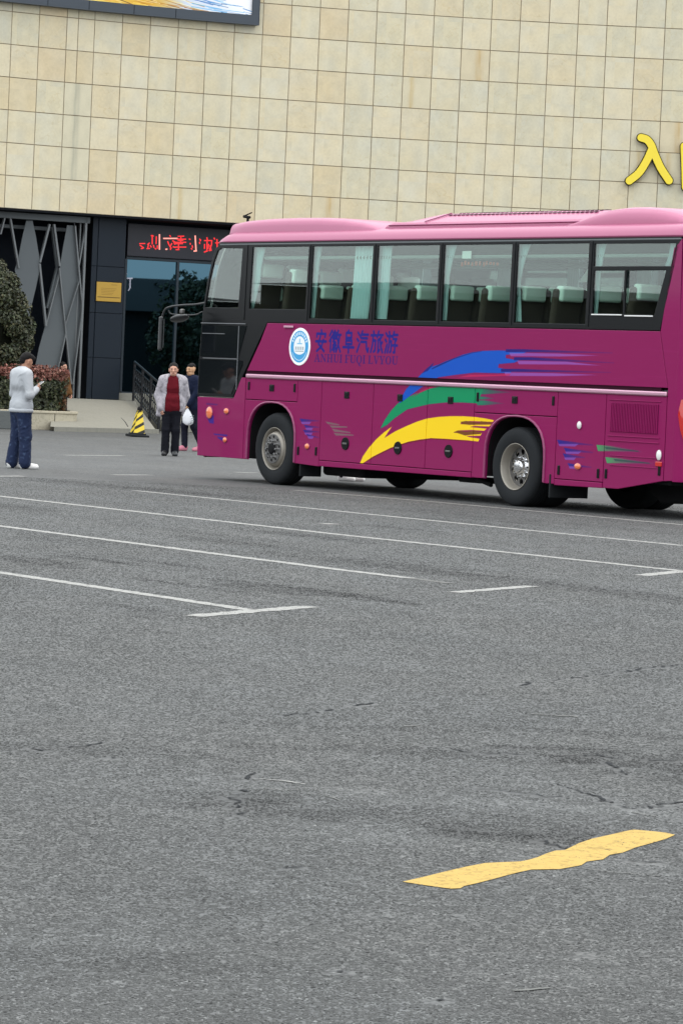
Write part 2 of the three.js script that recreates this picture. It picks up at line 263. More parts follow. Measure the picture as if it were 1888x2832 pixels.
{ // stones of the worn surface standing a few millimetres proud, as far as they can be made out; none in the cracks
  const n = 470000, g = new THREE.IcosahedronGeometry(1, 0), inst = new THREE.InstancedMesh(g, std(0xffffff, 0.85), n), m = new THREE.Matrix4(), q = new THREE.Quaternion(), c = new THREE.Color();
  const near = 7.6, far = 48, cell = 0.02, bare = new Set(), key = (x, z) => Math.round(x / cell) * 100003 + Math.round(z / cell);
  for (const [p, w] of crackPoints) { const r = w * 0.5 + 0.008; for (let a = -r; a <= r; a += cell * 0.8) for (let b = -r; b <= r + 0.036; b += cell * 0.8) bare.add(key(p.x + a, p.z + b)); }
  let k = 0;
  for (let i = 0; i < n; i++) {
    const d = near + (far - near) * Math.pow(rnd(), 1.7), x = (rr(-1, 1) + 0.3 * rr(-1, 1) * rnd()) * (0.118 * d + 0.30), r = 0.0046 * (0.7 + 0.8 * rnd() * rnd()) * Math.min(1.6, 0.75 + d / 26);
    q.setFromEuler(new THREE.Euler(rr(-0.35, 0.35), rr(0, 6.3), rr(-0.35, 0.35)));
    const t = rnd(), v = 0.084 * groundTone(x, -d) * (t < 0.06 ? 0.6 : t > 0.988 ? 2.6 : t > 0.92 ? 1.4 : rr(0.85, 1.15)), h = r * rr(0.42, 0.62);
    if (bare.has(key(x, -d))) continue;
    m.compose(V(x, -h * 0.2, -d), q, V(r, h, r * rr(0.7, 1.1))); inst.setMatrixAt(k, m); c.setRGB(v * 0.972, v, v * 0.988); inst.setColorAt(k, c); k++;
  }
  inst.count = k; inst.name = 'surface_stones'; inst.castShadow = inst.receiveShadow = true; asphalt.add(inst); tag(inst, null, null, null, 'stuff');
}

// ---------------------------------------------------------------- the coach (local axes: x = metres behind the front axle, y up, z = 0 at the near side and -2.5 at the far side)
const BW = 2.5;
const coach = thing('coach', 'purple tour coach with pale pink roof and a rainbow swoosh along its side', 'coach', [BUS.x, 0, BUS.z], -BUS.yaw);
const M = {
  pink: phys([0.38, 0.082, 0.178], 0.42, { clearcoat: 0.3, clearcoatRoughness: 0.15 }),
  pinkDark: phys([0.26, 0.025, 0.115], 0.35, { clearcoat: 0.5, clearcoatRoughness: 0.2 }),
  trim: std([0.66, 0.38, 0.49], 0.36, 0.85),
  black: phys([0.004, 0.005, 0.006], 0.3, { specularIntensity: 0.4 }),
  matte: std([0.012, 0.012, 0.013], 0.85), rubber: std([0.018, 0.020, 0.022], 0.75), tread: std([0.012, 0.013, 0.014], 0.9),
  glass: phys([0.82, 0.93, 0.88], 0.01, { transmission: 1, ior: 1.7, thickness: 0 }),
  dark: phys([0.008, 0.010, 0.012], 0.05, { ior: 1.45 }),
  steel: std([0.17, 0.165, 0.16], 0.4, 0.7), steelDull: std([0.30, 0.275, 0.235], 0.5, 0.4), chrome: std([0.75, 0.75, 0.76], 0.2, 1),
  seat: std([0.075, 0.048, 0.040], 0.9), cover: std([0.86, 0.90, 0.86], 0.85),
  grey: std([0.10, 0.115, 0.12], 0.7), lining: std([0.26, 0.29, 0.28], 0.9), gap: std([0.03, 0.004, 0.014], 0.9),
  amber: phys([0.85, 0.20, 0.07], 0.25, { clearcoat: 1 }), red: phys([0.55, 0.015, 0.012], 0.15, { clearcoat: 1 }), white: std([0.8, 0.8, 0.78], 0.4),
};
const TX = { s0: -2.4, w: 11.6, y0: 0.2, h: 2.9 };
const livery = canvasTex(2048, 512, (g, w, h) => {
  const C = (p) => { const [s, y] = onBus(p[0], p[1]); return [(s - TX.s0) / TX.w * w, (1 - (y - TX.y0) / TX.h) * h]; };
  const base = 'rgb(136,18,84)';
  g.fillStyle = base; g.fillRect(0, 0, w, h);
  for (let i = 0; i < 900; i++) { g.fillStyle = `rgba(${rnd() < 0.5 ? '165,50,118' : '118,20,78'},${rr(0.03, 0.09)})`; g.fillRect(rr(0, w), rr(0, h), rr(4, 120), rr(1, 3)); }
  const poly = (pts, fill, blur = 0) => { g.fillStyle = fill; g.beginPath(); pts.forEach((p, i) => { const q = C(p); i ? g.lineTo(...q) : g.moveTo(...q); }); g.closePath(); g.fill(); };
  const z = (l) => l.map(([x, y]) => [980 + x / 3.0154, 920 + y / 3.0154]), y5 = (l) => l.map(([x, y]) => [1188 + x / 2.24, 980 + y / 2.24]), y3 = (l) => l.map(([x, y]) => [1188 + x / 2.24, 560 + y / 2.24]), z4 = (l) => l.map(([x, y]) => [500 + x / 2.24, 980 + y / 2.24]);
  const fade = (a, b, c0, c1) => { const A = C(a), B = C(b), gr = g.createLinearGradient(A[0], A[1], B[0], B[1]); gr.addColorStop(0, c0); gr.addColorStop(1, c1); return gr; };
  // green swoosh and its brushed tail
  poly(z([[215, 800], [250, 730], [300, 655], [360, 590], [430, 545], [520, 505], [620, 468], [740, 446], [860, 440], [1080, 442], [1060, 500], [1040, 540], [1030, 590], [900, 583], [760, 582], [620, 597], [520, 620], [440, 640], [380, 680], [330, 716], [270, 770]]), 'rgb(8,142,92)');
  for (const [yy, x1, t] of [[462, 1210, 14], [492, 1330, 22], [545, 1180, 12], [585, 1260, 20]]) poly(z([[1020, yy - t], [1080, yy - t], [x1, yy + 6], [1080, yy + t], [1020, yy + t]]), fade(z([[1060, yy]])[0], z([[x1, yy]])[0], 'rgba(20,140,95,.85)', 'rgba(60,125,100,.15)'));
  poly(z([[470, 545], [560, 480], [640, 445], [700, 440], [620, 470], [540, 505]]), 'rgba(190,20,80,.75)');
  // blue swoosh
  poly(z([[368, 592], [390, 540], [430, 470], [500, 400], [560, 340], [640, 285], [700, 265], [760, 238], [830, 212], [900, 184], [980, 163], [1060, 152], [1200, 147], [1440, 158], [1400, 175], [1260, 185], [1258, 212], [1370, 232], [1330, 250], [1200, 262], [1195, 292], [1310, 312], [1300, 335], [1190, 338], [1000, 333], [840, 352], [700, 372], [620, 412], [540, 470], [470, 520], [420, 560]]), 'rgb(10,82,188)');
  poly(z([[640, 300], [700, 268], [830, 212], [980, 165], [1060, 153], [1060, 157], [980, 171], [830, 220], [700, 280], [648, 304]]), 'rgb(20,30,110)');
  for (const [x0, yy, x1, y1, t] of [[470, 918, 1130, 932, 9], [520, 968, 1140, 994, 9], [440, 1040, 1120, 1053, 9]]) {
    poly(y3([[x0, yy - t], [x0 + 110, yy - t], [x1, y1 - 2], [x1, y1 + 2], [x0 + 100, yy + t], [x0, yy + t]]), fade(y3([[x0, yy]])[0], y3([[x1, y1]])[0], 'rgb(28,22,118)', 'rgba(80,24,110,.5)'));
    poly(y3([[x0 + 20, yy + 12], [x0 + 330, yy + 18], [x1 - 80, y1 + 16], [x0 + 330, yy + 36], [x0 + 30, yy + 34]]), 'rgba(150,95,185,.75)');
  }
  poly(z([[560, 340], [600, 300], [660, 250], [650, 275], [610, 318]]), 'rgb(30,30,120)');
  poly(z([[860, 372], [960, 350], [1180, 350], [1300, 345], [1290, 358], [1000, 368]]), 'rgba(195,35,90,.8)');
  // yellow swoosh
  poly(z([[35, 1112], [70, 1030], [118, 960], [180, 890], [240, 835], [312, 782], [280, 828], [248, 878], [340, 822], [440, 775], [520, 742], [600, 717], [700, 702], [800, 696], [900, 696], [1010, 703], [1090, 715], [1162, 730], [1150, 745], [1090, 742], [960, 738], [895, 745], [880, 762], [960, 768], [1140, 766], [1120, 782], [1000, 778], [960, 786], [1100, 800], [1080, 818], [980, 812], [860, 815], [826, 832], [920, 846], [1060, 840], [1048, 860], [930, 862], [960, 872], [1040, 884], [1030, 908], [940, 898], [870, 894], [760, 886], [640, 880], [540, 892], [450, 910], [370, 935], [300, 962], [220, 1000], [150, 1036], [80, 1085]]), 'rgb(252,212,28)');
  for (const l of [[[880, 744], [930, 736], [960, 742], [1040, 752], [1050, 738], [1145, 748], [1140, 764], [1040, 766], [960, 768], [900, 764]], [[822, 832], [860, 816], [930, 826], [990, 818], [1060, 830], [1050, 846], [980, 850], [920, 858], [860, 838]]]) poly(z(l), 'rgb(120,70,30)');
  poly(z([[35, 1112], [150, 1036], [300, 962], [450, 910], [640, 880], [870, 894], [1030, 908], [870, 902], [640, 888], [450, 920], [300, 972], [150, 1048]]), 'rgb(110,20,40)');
  // small brushed repeats
  const blues = (L, f) => L.forEach(([x0, y0, x1, y1, t]) => { poly(f([[x0, y0 - t], [x1, y1 - 3], [x1, y1 + 3], [x0 + 12, y0 + t]]), fade(f([[x0, y0]])[0], f([[x1, y1]])[0], 'rgb(38,32,135)', 'rgba(60,30,120,.35)')); poly(f([[x0 + 8, y0 + t], [x0 + (x1 - x0) * 0.6, y0 + t], [x0 + (x1 - x0) * 0.5, y0 + t + 16], [x0 + 16, y0 + t + 14]]), 'rgba(120,90,190,.7)'); });
  blues([[735, 408, 856, 412, 10], [762, 446, 858, 452, 9], [756, 476, 858, 480, 9], [775, 500, 856, 516, 8]], z4);
  blues([[786, 542, 1010, 562, 13], [828, 590, 1010, 608, 12], [822, 626, 960, 640, 13], [850, 684, 1000, 700, 10]], y5);
  for (const [x0, y0, x1, y1, t] of [[895, 424, 980, 436, 9], [920, 448, 1030, 450, 8], [935, 470, 1050, 484, 10], [945, 494, 1070, 500, 9]]) poly(z4([[x0, y0 - t], [x1, y1 - 3], [x1, y1 + 4], [x0 + 15, y0 + t]]), 'rgba(122,110,102,.8)');
  for (const [x0, y0, x1, y1, t] of [[1030, 580, 1310, 602, 20], [1085, 655, 1380, 676, 19]]) { poly(y5([[x0, y0 - t], [x0 + 90, y0 - t * 0.6], [x1, y1 - 3], [x1, y1 + 5], [x0 + 90, y0 + t], [x0 + 10, y0 + t]]), fade(y5([[x0, y0]])[0], y5([[x1, y1]])[0], 'rgba(70,165,95,.95)', 'rgba(110,80,110,.2)')); poly(y5([[x0 + 50, y0 - 8], [x1 - 20, y1 - 4], [x1 - 20, y1 + 2], [x0 + 60, y0 + 6]]), 'rgba(40,75,70,.8)'); }
  // front badge strokes
  poly(z4([[160, 300], [230, 308], [228, 316], [158, 312]]), 'rgba(70,25,110,.6)');
  for (const l of [[[200, 490], [290, 498], [288, 508], [210, 500]], [[225, 508], [262, 515], [258, 535], [232, 522]], [[160, 385], [205, 378], [205, 430], [178, 425]]]) poly(z4(l), 'rgb(62,30,130)');
  // lettering
  const strokes = [
    [[[50, 3], [54, 14]], [[14, 32], [14, 19], [86, 19], [82, 33]], [[44, 30], [30, 64], [78, 97]], [[70, 46], [56, 76], [18, 97]], [[8, 53], [93, 53]]],
    [[[26, 4], [8, 25]], [[28, 28], [8, 50]], [[18, 44], [18, 97]], [[36, 12], [36, 28], [60, 28], [60, 12]], [[48, 4], [48, 28]], [[35, 38], [62, 38]], [[49, 40], [38, 52], [58, 57], [38, 69], [62, 68]], [[48, 70], [48, 97]], [[40, 78], [34, 90]], [[56, 76], [63, 88]], [[76, 4], [66, 32]], [[72, 22], [98, 22]], [[89, 22], [82, 62], [64, 97]], [[72, 38], [82, 70], [98, 96]]],
    [[[48, 2], [38, 12]], [[30, 12], [30, 62]], [[30, 12], [72, 12], [72, 34], [30, 34]], [[30, 46], [76, 46], [76, 62], [30, 62]], [[8, 76], [93, 76]], [[52, 62], [52, 99]]],
    [[[12, 10], [23, 20]], [[6, 38], [18, 47]], [[8, 94], [26, 60]], [[46, 4], [32, 30]], [[42, 18], [93, 18]], [[42, 34], [86, 34]], [[36, 50], [80, 50], [83, 80], [94, 94], [98, 78]]],
    [[[22, 3], [27, 14]], [[4, 20], [46, 20]], [[20, 20], [18, 58], [5, 93]], [[20, 43], [40, 43], [38, 86], [28, 92]], [[62, 3], [52, 28]], [[58, 18], [96, 18]], [[85, 28], [58, 42]], [[62, 42], [62, 94], [73, 84]], [[77, 40], [82, 66], [97, 93]], [[93, 50], [82, 62]]],
    [[[9, 10], [18, 20]], [[4, 38], [13, 46]], [[5, 94], [18, 60]], [[33, 4], [37, 15]], [[24, 22], [58, 22]], [[37, 22], [34, 62], [24, 93]], [[36, 45], [52, 45], [50, 86], [43, 92]], [[70, 4], [61, 26]], [[66, 16], [98, 16]], [[65, 34], [92, 34], [80, 48]], [[80, 48], [80, 92], [70, 92]], [[61, 62], [98, 62]]]];
  const wpm = w / TX.w, hpm = h / TX.h;
  g.strokeStyle = 'rgb(24,22,128)'; g.lineCap = 'round'; g.lineJoin = 'round'; g.lineWidth = 0.036 * wpm;
  strokes.forEach((ch, i) => { const sx = 0.93 + i * 0.338, sy = 2.215; for (const l of ch) { g.beginPath(); l.forEach(([x, y], k) => { const X = (sx + x / 100 * 0.30 - TX.s0) * wpm, Y = (1 - (sy - y / 100 * 0.31 - TX.y0) / TX.h) * h; k ? g.lineTo(X, Y) : g.moveTo(X, Y); }); g.stroke(); } });
  g.fillStyle = 'rgb(58,12,108)'; g.font = `bold ${Math.round(0.155 * hpm)}px serif`; g.textBaseline = 'alphabetic';
  g.save(); g.translate((0.93 - TX.s0) * wpm, (1 - (1.765 - TX.y0) / TX.h) * h); const tw = g.measureText('ANHUI FUQI LVYOU').width; g.scale(2.02 * wpm / tw, 1); g.fillText('ANHUI FUQI LVYOU', 0, 0); g.restore();
});
const ripple = (() => { const a = tileNoise(16, 501), b = tileNoise(64, 502), t = dataTex(512, 256, (i, j) => { const v = 160 * a(i / 512 * 16, j / 256 * 5) + 60 * b(i / 512 * 48, j / 256 * 14); return [v, v, v]; }, false); return t; })();
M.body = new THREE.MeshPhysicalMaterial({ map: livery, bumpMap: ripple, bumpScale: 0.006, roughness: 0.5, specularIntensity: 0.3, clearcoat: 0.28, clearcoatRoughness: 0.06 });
M.plain = phys([0.246, 0.006, 0.089], 0.5, { specularIntensity: 0.35, clearcoat: 0.05, clearcoatRoughness: 0.1 });
function sideUV(g) { const p = g.attributes.position, uv = new Float32Array(p.count * 2); for (let i = 0; i < p.count; i++) { uv[2 * i] = (p.getX(i) - TX.s0) / TX.w; uv[2 * i + 1] = (p.getY(i) - TX.y0) / TX.h; } g.setAttribute('uv', new THREE.BufferAttribute(uv, 2)); return g; }
// the sides are flat
const bow = () => 0;
function bowed(g, flip) { const p = g.attributes.position; for (let i = 0; i < p.count; i++) p.setZ(i, p.getZ(i) + bow(p.getY(i))); g.computeVertexNormals(); if (flip) { g.scale(1, 1, -1).translate(0, 0, -BW); const ix = g.index; if (!ix) { for (const k of Object.keys(g.attributes)) { const a = g.attributes[k], n = a.itemSize; for (let i = 0; i < a.count; i += 3) for (let c = 0; c < n; c++) { const t = a.array[(i + 1) * n + c]; a.array[(i + 1) * n + c] = a.array[(i + 2) * n + c]; a.array[(i + 2) * n + c] = t; } } } g.computeVertexNormals(); } return g; }
// densify a plate by cutting it in horizontal slices is not needed: panels get extra points on their vertical edges
const vsplit = (pts) => { const o = []; pts.forEach((p, i) => { o.push(p); const q = pts[(i + 1) % pts.length], n = Math.floor(Math.abs(q[1] - p[1]) / 0.12); for (let k = 1; k <= n; k++) o.push([p[0] + (q[0] - p[0]) * k / (n + 1), p[1] + (q[1] - p[1]) * k / (n + 1)]); }); return o; };
const arch = (c, w, top, y0) => { const a = [[c - w, y0], [c - w, 0.62]]; for (let i = 1; i < 16; i++) { const t = Math.PI * i / 16; a.push([c - w * Math.sign(Math.cos(t)) * Math.abs(Math.cos(t)) ** 0.82, 0.62 + (top - 0.62) * Math.sin(t) ** 0.82]); } a.push([c + w, 0.62], [c + w, y0]); return a; };
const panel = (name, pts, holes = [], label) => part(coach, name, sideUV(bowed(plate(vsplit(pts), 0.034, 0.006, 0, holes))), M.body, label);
const G = 0.008;
// lower side
const archF = arch(-0.07, 0.60, 1.155, 0.3), archR = arch(5.635, 0.615, 1.15, 0.3);
panel('front_bumper_side', [[-2.02, 0.33], [-0.8, 0.33], [-0.8, 1.50], [-0.92, 1.50], [-1.105, 1.20], [-1.13, 1.19], [-2.08, 1.19]]);
panel('wheel_arch_panel', [[-0.79, 0.33], ...archF.map(([x, y]) => [x, Math.max(y, 0.33)]), [1.15, 0.31], [1.15, 1.495], [0.555, 1.495], [0.555, 1.185], [-0.79, 1.185]]);
panel('luggage_hatch', [[-0.785, 1.195], [0.545, 1.195], [0.545, 1.495], [-0.785, 1.495]], [], 'small purple hatch above the front wheel');
panel('luggage_hatch', [[1.16, 0.40], [2.405, 0.40], [2.405, 1.495], [1.16, 1.495]]);
panel('luggage_hatch', [[2.415, 0.40], [3.665, 0.40], [3.665, 1.495], [2.415, 1.495]]);
panel('luggage_hatch', [[3.675, 0.40], [4.715, 0.40], [4.715, 1.495], [3.675, 1.495]]);
panel('luggage_hatch', [[4.725, 1.185], [6.475, 1.185], [6.475, 1.495], [4.725, 1.495]], [], 'long purple hatch above the rear wheel');
panel('wheel_arch_panel', [[4.725, 0.33], ...archR.map(([x, y]) => [x, Math.max(y, 0.33)]), [6.475, 0.33], [6.475, 1.175], [4.725, 1.175]]);
panel('luggage_hatch', [[6.485, 0.40], [7.452, 0.40], [7.452, 1.495], [6.485, 1.495]], [], 'purple hatch with blue brush strokes behind the rear wheel');
panel('engine_hatch', [[7.464, 0.33], [7.75, 0.33], [8.622, 0.47], [8.622, 1.495], [7.464, 1.495]], [], 'purple engine hatch with a grille');
panel('rear_quarter_panel', [[8.634, 0.47], [8.80, 0.48], [8.80, 2.30], [8.77, 3.42], [8.62, 3.30], [8.44, 2.29], [8.634, 1.60]]);
panel('upper_side_panel', [[-0.78, 1.605], [8.626, 1.605], [8.432, 2.29], [-0.30, 2.29], [-0.72, 1.605]]);
for (const [a, b] of [[1.16, 4.715], [6.485, 7.452]]) part(coach, 'skirt_rail', plate([[a, 0.315], [b, 0.325], [b, 0.392], [a, 0.392]], 0.04, 0.008, 0.004).rotateX(0.0), M.plain);
// belt trim and the dark groove over it
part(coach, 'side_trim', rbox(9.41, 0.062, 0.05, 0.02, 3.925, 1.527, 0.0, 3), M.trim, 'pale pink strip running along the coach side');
part(coach, 'groove_strip', box(9.30, 0.05, 0.02, 3.84, 1.580, -0.024), M.gap);
// inner shell behind the panels, and the arch liners
part(coach, 'side_backing', plate([[-1.9, 0.36], [-0.67, 0.36], ...archF.slice(1, -1).map(([x, y]) => [x, y]), [0.53, 0.36], [5.02, 0.36], ...archR.slice(1, -1), [6.25, 0.36], [7.5, 0.36], [8.6, 0.5], [8.7, 2.28], [-0.4, 2.28], [-1.2, 1.18], [-1.9, 1.18]].map(([x, y]) => [x, y]), 0.012, 0, -0.085), M.gap);
for (const [c, w, top] of [[-0.07, 0.60, 1.155], [5.635, 0.615, 1.15]]) {
  const out = arch(c, w + 0.035, top + 0.03, 0.335), inn = arch(c, w, top, 0.335).reverse();
  part(coach, 'wheel_arch_lip', bowed(plate([...out, ...inn], 0.05, 0.014, 0.022)), M.pinkDark);
  const a = arch(c, w, top, 0.36);
  part(coach, 'wheel_well', loft([a.map(([x, y]) => [x, y, -0.03]), a.map(([x, y]) => [x, y, -0.75])]), M.matte);
  part(coach, 'wheel_well_back', box(1.3, 0.9, 0.02, c, 0.75, -0.76), M.matte);
}
// engine grille
{
  const [g0, g1, y0, y1] = [7.555, 8.48, 1.035, 1.395], list = [];
  for (let i = 0; i < 30; i++) list.push(rbox(0.017, y1 - y0, 0.022, 0.006, g0 + 0.015 + i * (g1 - g0 - 0.03) / 29, (y0 + y1) / 2, 0.006, 1));
  part(coach, 'engine_grille', list, M.plain, 'ribbed purple grille on the engine hatch');
  part(coach, 'grille_backing', box(g1 - g0, y1 - y0, 0.004, (g0 + g1) / 2, (y0 + y1) / 2, 0.0015), std([0.10, 0.008, 0.05], 0.8));
  for (const y of [1.43, 0.985, 0.925]) part(coach, 'pressed_rib', rbox(1.0, 0.014, 0.014, 0.006, 8.02, y, 0.004), M.plain);
  for (const y of [0.74, 0.62]) part(coach, 'pressed_rib', rbox(0.95, 0.012, 0.012, 0.005, 8.06, y, 0.003), M.plain);
}
// window band
const winTop = 3.372, pane = (x0, x1, y0, y1 = winTop, k = 0) => [[x0, y0], [x1, y0], [x1 + k, y1], [x0 + k, y1]];
const panes = [[-0.80, 0.645, 2.49, 0.03], [0.755, 2.225, 2.365, 0.02], [2.34, 3.765, 2.362, 0.02], [3.88, 5.365, 2.36, 0.01], [5.48, 6.955, 2.36, 0.01]];
const drv = [[-1.985, 2.50], [-1.09, 2.50], [-1.035, 3.355], [-1.60, 3.365], [-1.70, 3.33], [-1.80, 3.16], [-1.89, 2.90]];
const w6a = [[7.075, 3.085], [8.575, 3.085], [8.655, 3.362], [7.075, 3.366]], w6b = [[7.085, 2.475], [8.30, 2.475], [8.49, 3.035], [7.085, 3.03]];
const bandOutline = [[-2.085, 1.205], [-1.125, 1.205], [-0.30, 2.298], [8.428, 2.298], [8.745, 3.44], [-1.62, 3.452], [-1.76, 3.36], [-1.86, 3.16], [-1.95, 2.87], [-2.04, 2.42], [-2.08, 1.75]];
const bandGeo = () => bowed(plate(vsplit(bandOutline), 0.036, 0.005, 0, [drv, ...panes.map((p) => pane(p[0], p[1], p[2], winTop, p[3])), w6a, w6b]));
part(coach, 'window_frame', bandGeo(), M.black);
const pn = (pts, mat, name = 'window_pane', label, z = -0.012) => part(coach, name, bowed(plate(vsplit(pts), 0.006, 0, z)), mat, label);
pn(drv.map(([x, y]) => [x, y]), M.glass, 'window_pane', 'driver window at the front of the coach');
for (const p of panes) pn(pane(p[0], p[1], p[2], winTop, p[3]), M.glass);
pn(w6a, M.glass, 'window_pane', 'narrow upper rear window'); pn([[7.085, 2.475], [7.70, 2.475], [7.70, 3.03], [7.085, 3.03]], M.glass, 'sliding_pane', 'left half of the sliding rear window', -0.010);
pn([[7.73, 2.475], [8.30, 2.475], [8.49, 3.035], [7.73, 3.03]], M.glass, 'sliding_pane', 'right half of the sliding rear window', -0.022);
part(coach, 'sliding_frame', [rbox(0.035, 0.56, 0.02, 0.005, 7.715, 2.755, -0.006), rbox(1.2, 0.022, 0.02, 0.005, 7.68, 2.478, 0.0)], M.black);
part(coach, 'window_sill_strip', [rbox(0.60, 0.016, 0.012, 0.004, 7.39, 2.482, 0.012), rbox(0.55, 0.016, 0.012, 0.004, 8.02, 2.472, 0.012)], M.white);
for (const x of [-0.92, 0.70, 2.283, 3.824, 5.424, 7.015]) part(coach, 'window_pillar', bowed(plate(vsplit([[x - 0.028, 2.33], [x + 0.012, 2.33], [x + 0.03, 3.40], [x - 0.012, 3.40]]), 0.012, 0.004, 0.008)), M.black);
part(coach, 'window_drip_rail', rbox(10.4, 0.026, 0.03, 0.01, 3.55, 3.415, -0.012), std([0.10, 0.115, 0.12], 0.35));
// driver corner: two dark glazed panels below the driver window
pn([[-2.045, 1.78], [-1.02, 1.78], [-0.83, 2.24], [-2.035, 2.24]], M.dark, 'door_glass', 'dark glass panel under the driver window', 0.006);
pn([[-2.06, 1.25], [-1.16, 1.25], [-1.11, 1.34], [-0.90, 1.68], [-0.90, 1.74], [-2.055, 1.74]], M.dark, 'door_glass', 'lowest dark glass panel of the coach front', 0.006);
part(coach, 'door_trim', [rbox(1.2, 0.013, 0.012, 0.004, -1.45, 2.27, 0.012), rbox(0.92, 0.012, 0.012, 0.004, -1.5, 1.76, 0.010), rbox(0.012, 0.92, 0.012, 0.004, -1.03, 1.78, 0.008), rbox(0.6, 0.010, 0.01, 0.003, -1.7, 2.12, 0.012)], std([0.16, 0.17, 0.18], 0.4));
part(coach, 'door_handle', rbox(0.24, 0.032, 0.02, 0.008, 0.27, 2.243, 0.012), M.trim, 'pale handle strip below the first window');
// emblem
{
  const t = canvasTex(256, 256, (g) => {
    const c = (r, f) => { g.fillStyle = f; g.beginPath(); g.arc(128, 128, r, 0, 7); g.fill(); };
    g.fillStyle = '#fff'; g.fillRect(0, 0, 256, 256); c(108, '#3aa2dc'); c(70, '#f4f8fa');
    g.fillStyle = '#3aa2dc'; g.beginPath(); g.moveTo(58, 160); g.quadraticCurveTo(128, 250, 198, 160); g.quadraticCurveTo(128, 205, 58, 160); g.fill();
    g.fillStyle = '#7fc4e6'; g.fillRect(122, 74, 12, 30); g.fillRect(98, 104, 60, 8); g.fillStyle = '#9aa8ae'; for (let i = 0; i < 5; i++) g.fillRect(78 + i * 22, 128, 12, 22); g.fillRect(76, 156, 104, 6);
    g.save(); g.translate(128, 128); g.fillStyle = '#dff0fa'; for (let i = 0; i < 11; i++) { g.save(); g.rotate(-1.15 + i * 0.23); g.fillRect(-6, -100, 12, 20); g.restore(); } g.restore();
    g.strokeStyle = '#e8f4fa'; g.lineWidth = 4; g.beginPath(); g.arc(128, 128, 92, 0.4, 2.7); g.stroke();
  });
  const [s, y] = onBus(829, 958.7);
  const g = new THREE.CylinderGeometry(0.262, 0.266, 0.008, 48).rotateY(-Math.PI / 2).rotateX(Math.PI / 2); const p = g.attributes.position, uv = g.attributes.uv;
  for (let i = 0; i < p.count; i++) uv.setXY(i, 0.5 + p.getX(i) / 0.532, 0.5 + p.getY(i) / 0.532);
  part(coach, 'emblem', g.translate(s, y, 0.002), new THREE.MeshStandardMaterial({ map: t, roughness: 0.4 }), 'round white and light blue emblem');
}
// latches, lamps and caps on the lower side
const px = (l, f) => l.forEach(([x, y, ...r]) => f(...onBus(x, y), ...r));
px([[752, 1073], [959, 1092.5], [1106, 1100], [1320.6 - 75, 1107], [1423, 1106]], (s, y) => part(coach, 'latch', [rbox(0.115, 0.095, 0.016, 0.012, s, y, 0.004), rbox(0.06, 0.05, 0.02, 0.006, s, y + 0.01, 0.008)], M.black));
px([[955, 1227], [1100, 1239], [1240, 1248]], (s, y) => { const c = part(coach, 'lock', new THREE.CylinderGeometry(0.085, 0.09, 0.016, 24).rotateX(Math.PI / 2).translate(s, y, 0.005), M.black); part(c, 'lock_bar', rbox(0.10, 0.025, 0.014, 0.005, s, y, 0.017), M.steel); });
px([[689, 1067], [815, 1073], [824.5, 1246.5], [874, 1248], [1320.6, 1098], [1529.5, 1108.6], [1544, 1300], [1653, 1309.5], [1674.6, 1310], [1822, 1302]], (s, y) => part(coach, 'hinge', rbox(0.045, 0.12, 0.018, 0.016, s, y, 0.004, 3), M.black));
const lamp = (s, y, w, h, mat, name, label) => { const g = part(coach, name, new THREE.SphereGeometry(1, 16, 10).scale(w / 2, h / 2, 0.025).translate(s, y, 0.004), mat, label); part(g, 'lamp_rim', new THREE.TorusGeometry(1, 0.12, 6, 20).scale(w / 2, h / 2, 0.06).translate(s, y, 0.004), M.pinkDark); };
px([[850, 1234.5, 0.11, 0.08], [627, 1137, 0.13, 0.085], [623, 1216.6, 0.10, 0.075], [1597, 1290, 0.13, 0.08]], (s, y, w, h) => lamp(s, y, w, h, M.amber, 'marker_lamp'));
px([[580, 1141, 0.17, 0.17]], (s, y, w, h) => lamp(s, y, w, h, M.amber, 'turn_lamp', 'large orange lamp on the front bumper'));
px([[1602, 1176, 0.09, 0.10], [1822, 1259, 0.10, 0.13]], (s, y, w, h) => lamp(s, y, w, h, M.white, 'fuel_cap'));
px([[1821, 1283.6]], (s, y) => part(coach, 'reflector', rbox(0.12, 0.06, 0.02, 0.01, s, y, 0.008), M.red));
// roof, front fairing, air conditioner
const mirrorZ = (l) => [...l, ...l.slice(0, -1).reverse().map(([z, y]) => [-BW - z, y])];
const ringAt = (s, l) => mirrorZ(l).map(([z, y]) => [s, y, z]);
const roofSec = (f, inset = 0) => [[-0.012 - inset, 3.438], [0.006 - inset, 3.452], [0.006 - inset, 3.468], [-0.02 - inset, 3.52], [-0.055 - inset, 3.56], [-0.11 - inset, 3.595], [-0.22 - inset, 3.622], [-0.5, 3.65], [-1.25, 3.675]].map(([z, y]) => [z, 3.438 + (y - 3.438) * f]);
part(coach, 'roof', loft([[-1.86, 0.04, 0.14], [-1.8, 0.3, 0.08], [-1.70, 0.6, 0.03], [-1.58, 0.85, 0.008], [-1.4, 1, 0], [0, 1, 0], [3, 1, 0], [6, 1, 0], [8.6, 1, 0], [8.82, 0.97, 0.02], [8.96, 0.8, 0.08], [9.04, 0.4, 0.18], [9.06, 0.02, 0.24]].map(([s, f, i]) => ringAt(s, roofSec(f, i)))), M.pink);
const hump = [[-1.83, 3.60], [-1.80, 3.655], [-1.70, 3.705], [-1.55, 3.745], [-1.2, 3.782], [-0.7, 3.80], [0.0, 3.806], [0.7, 3.797], [1.3, 3.765], [1.75, 3.715], [2.05, 3.655], [2.15, 3.61]];
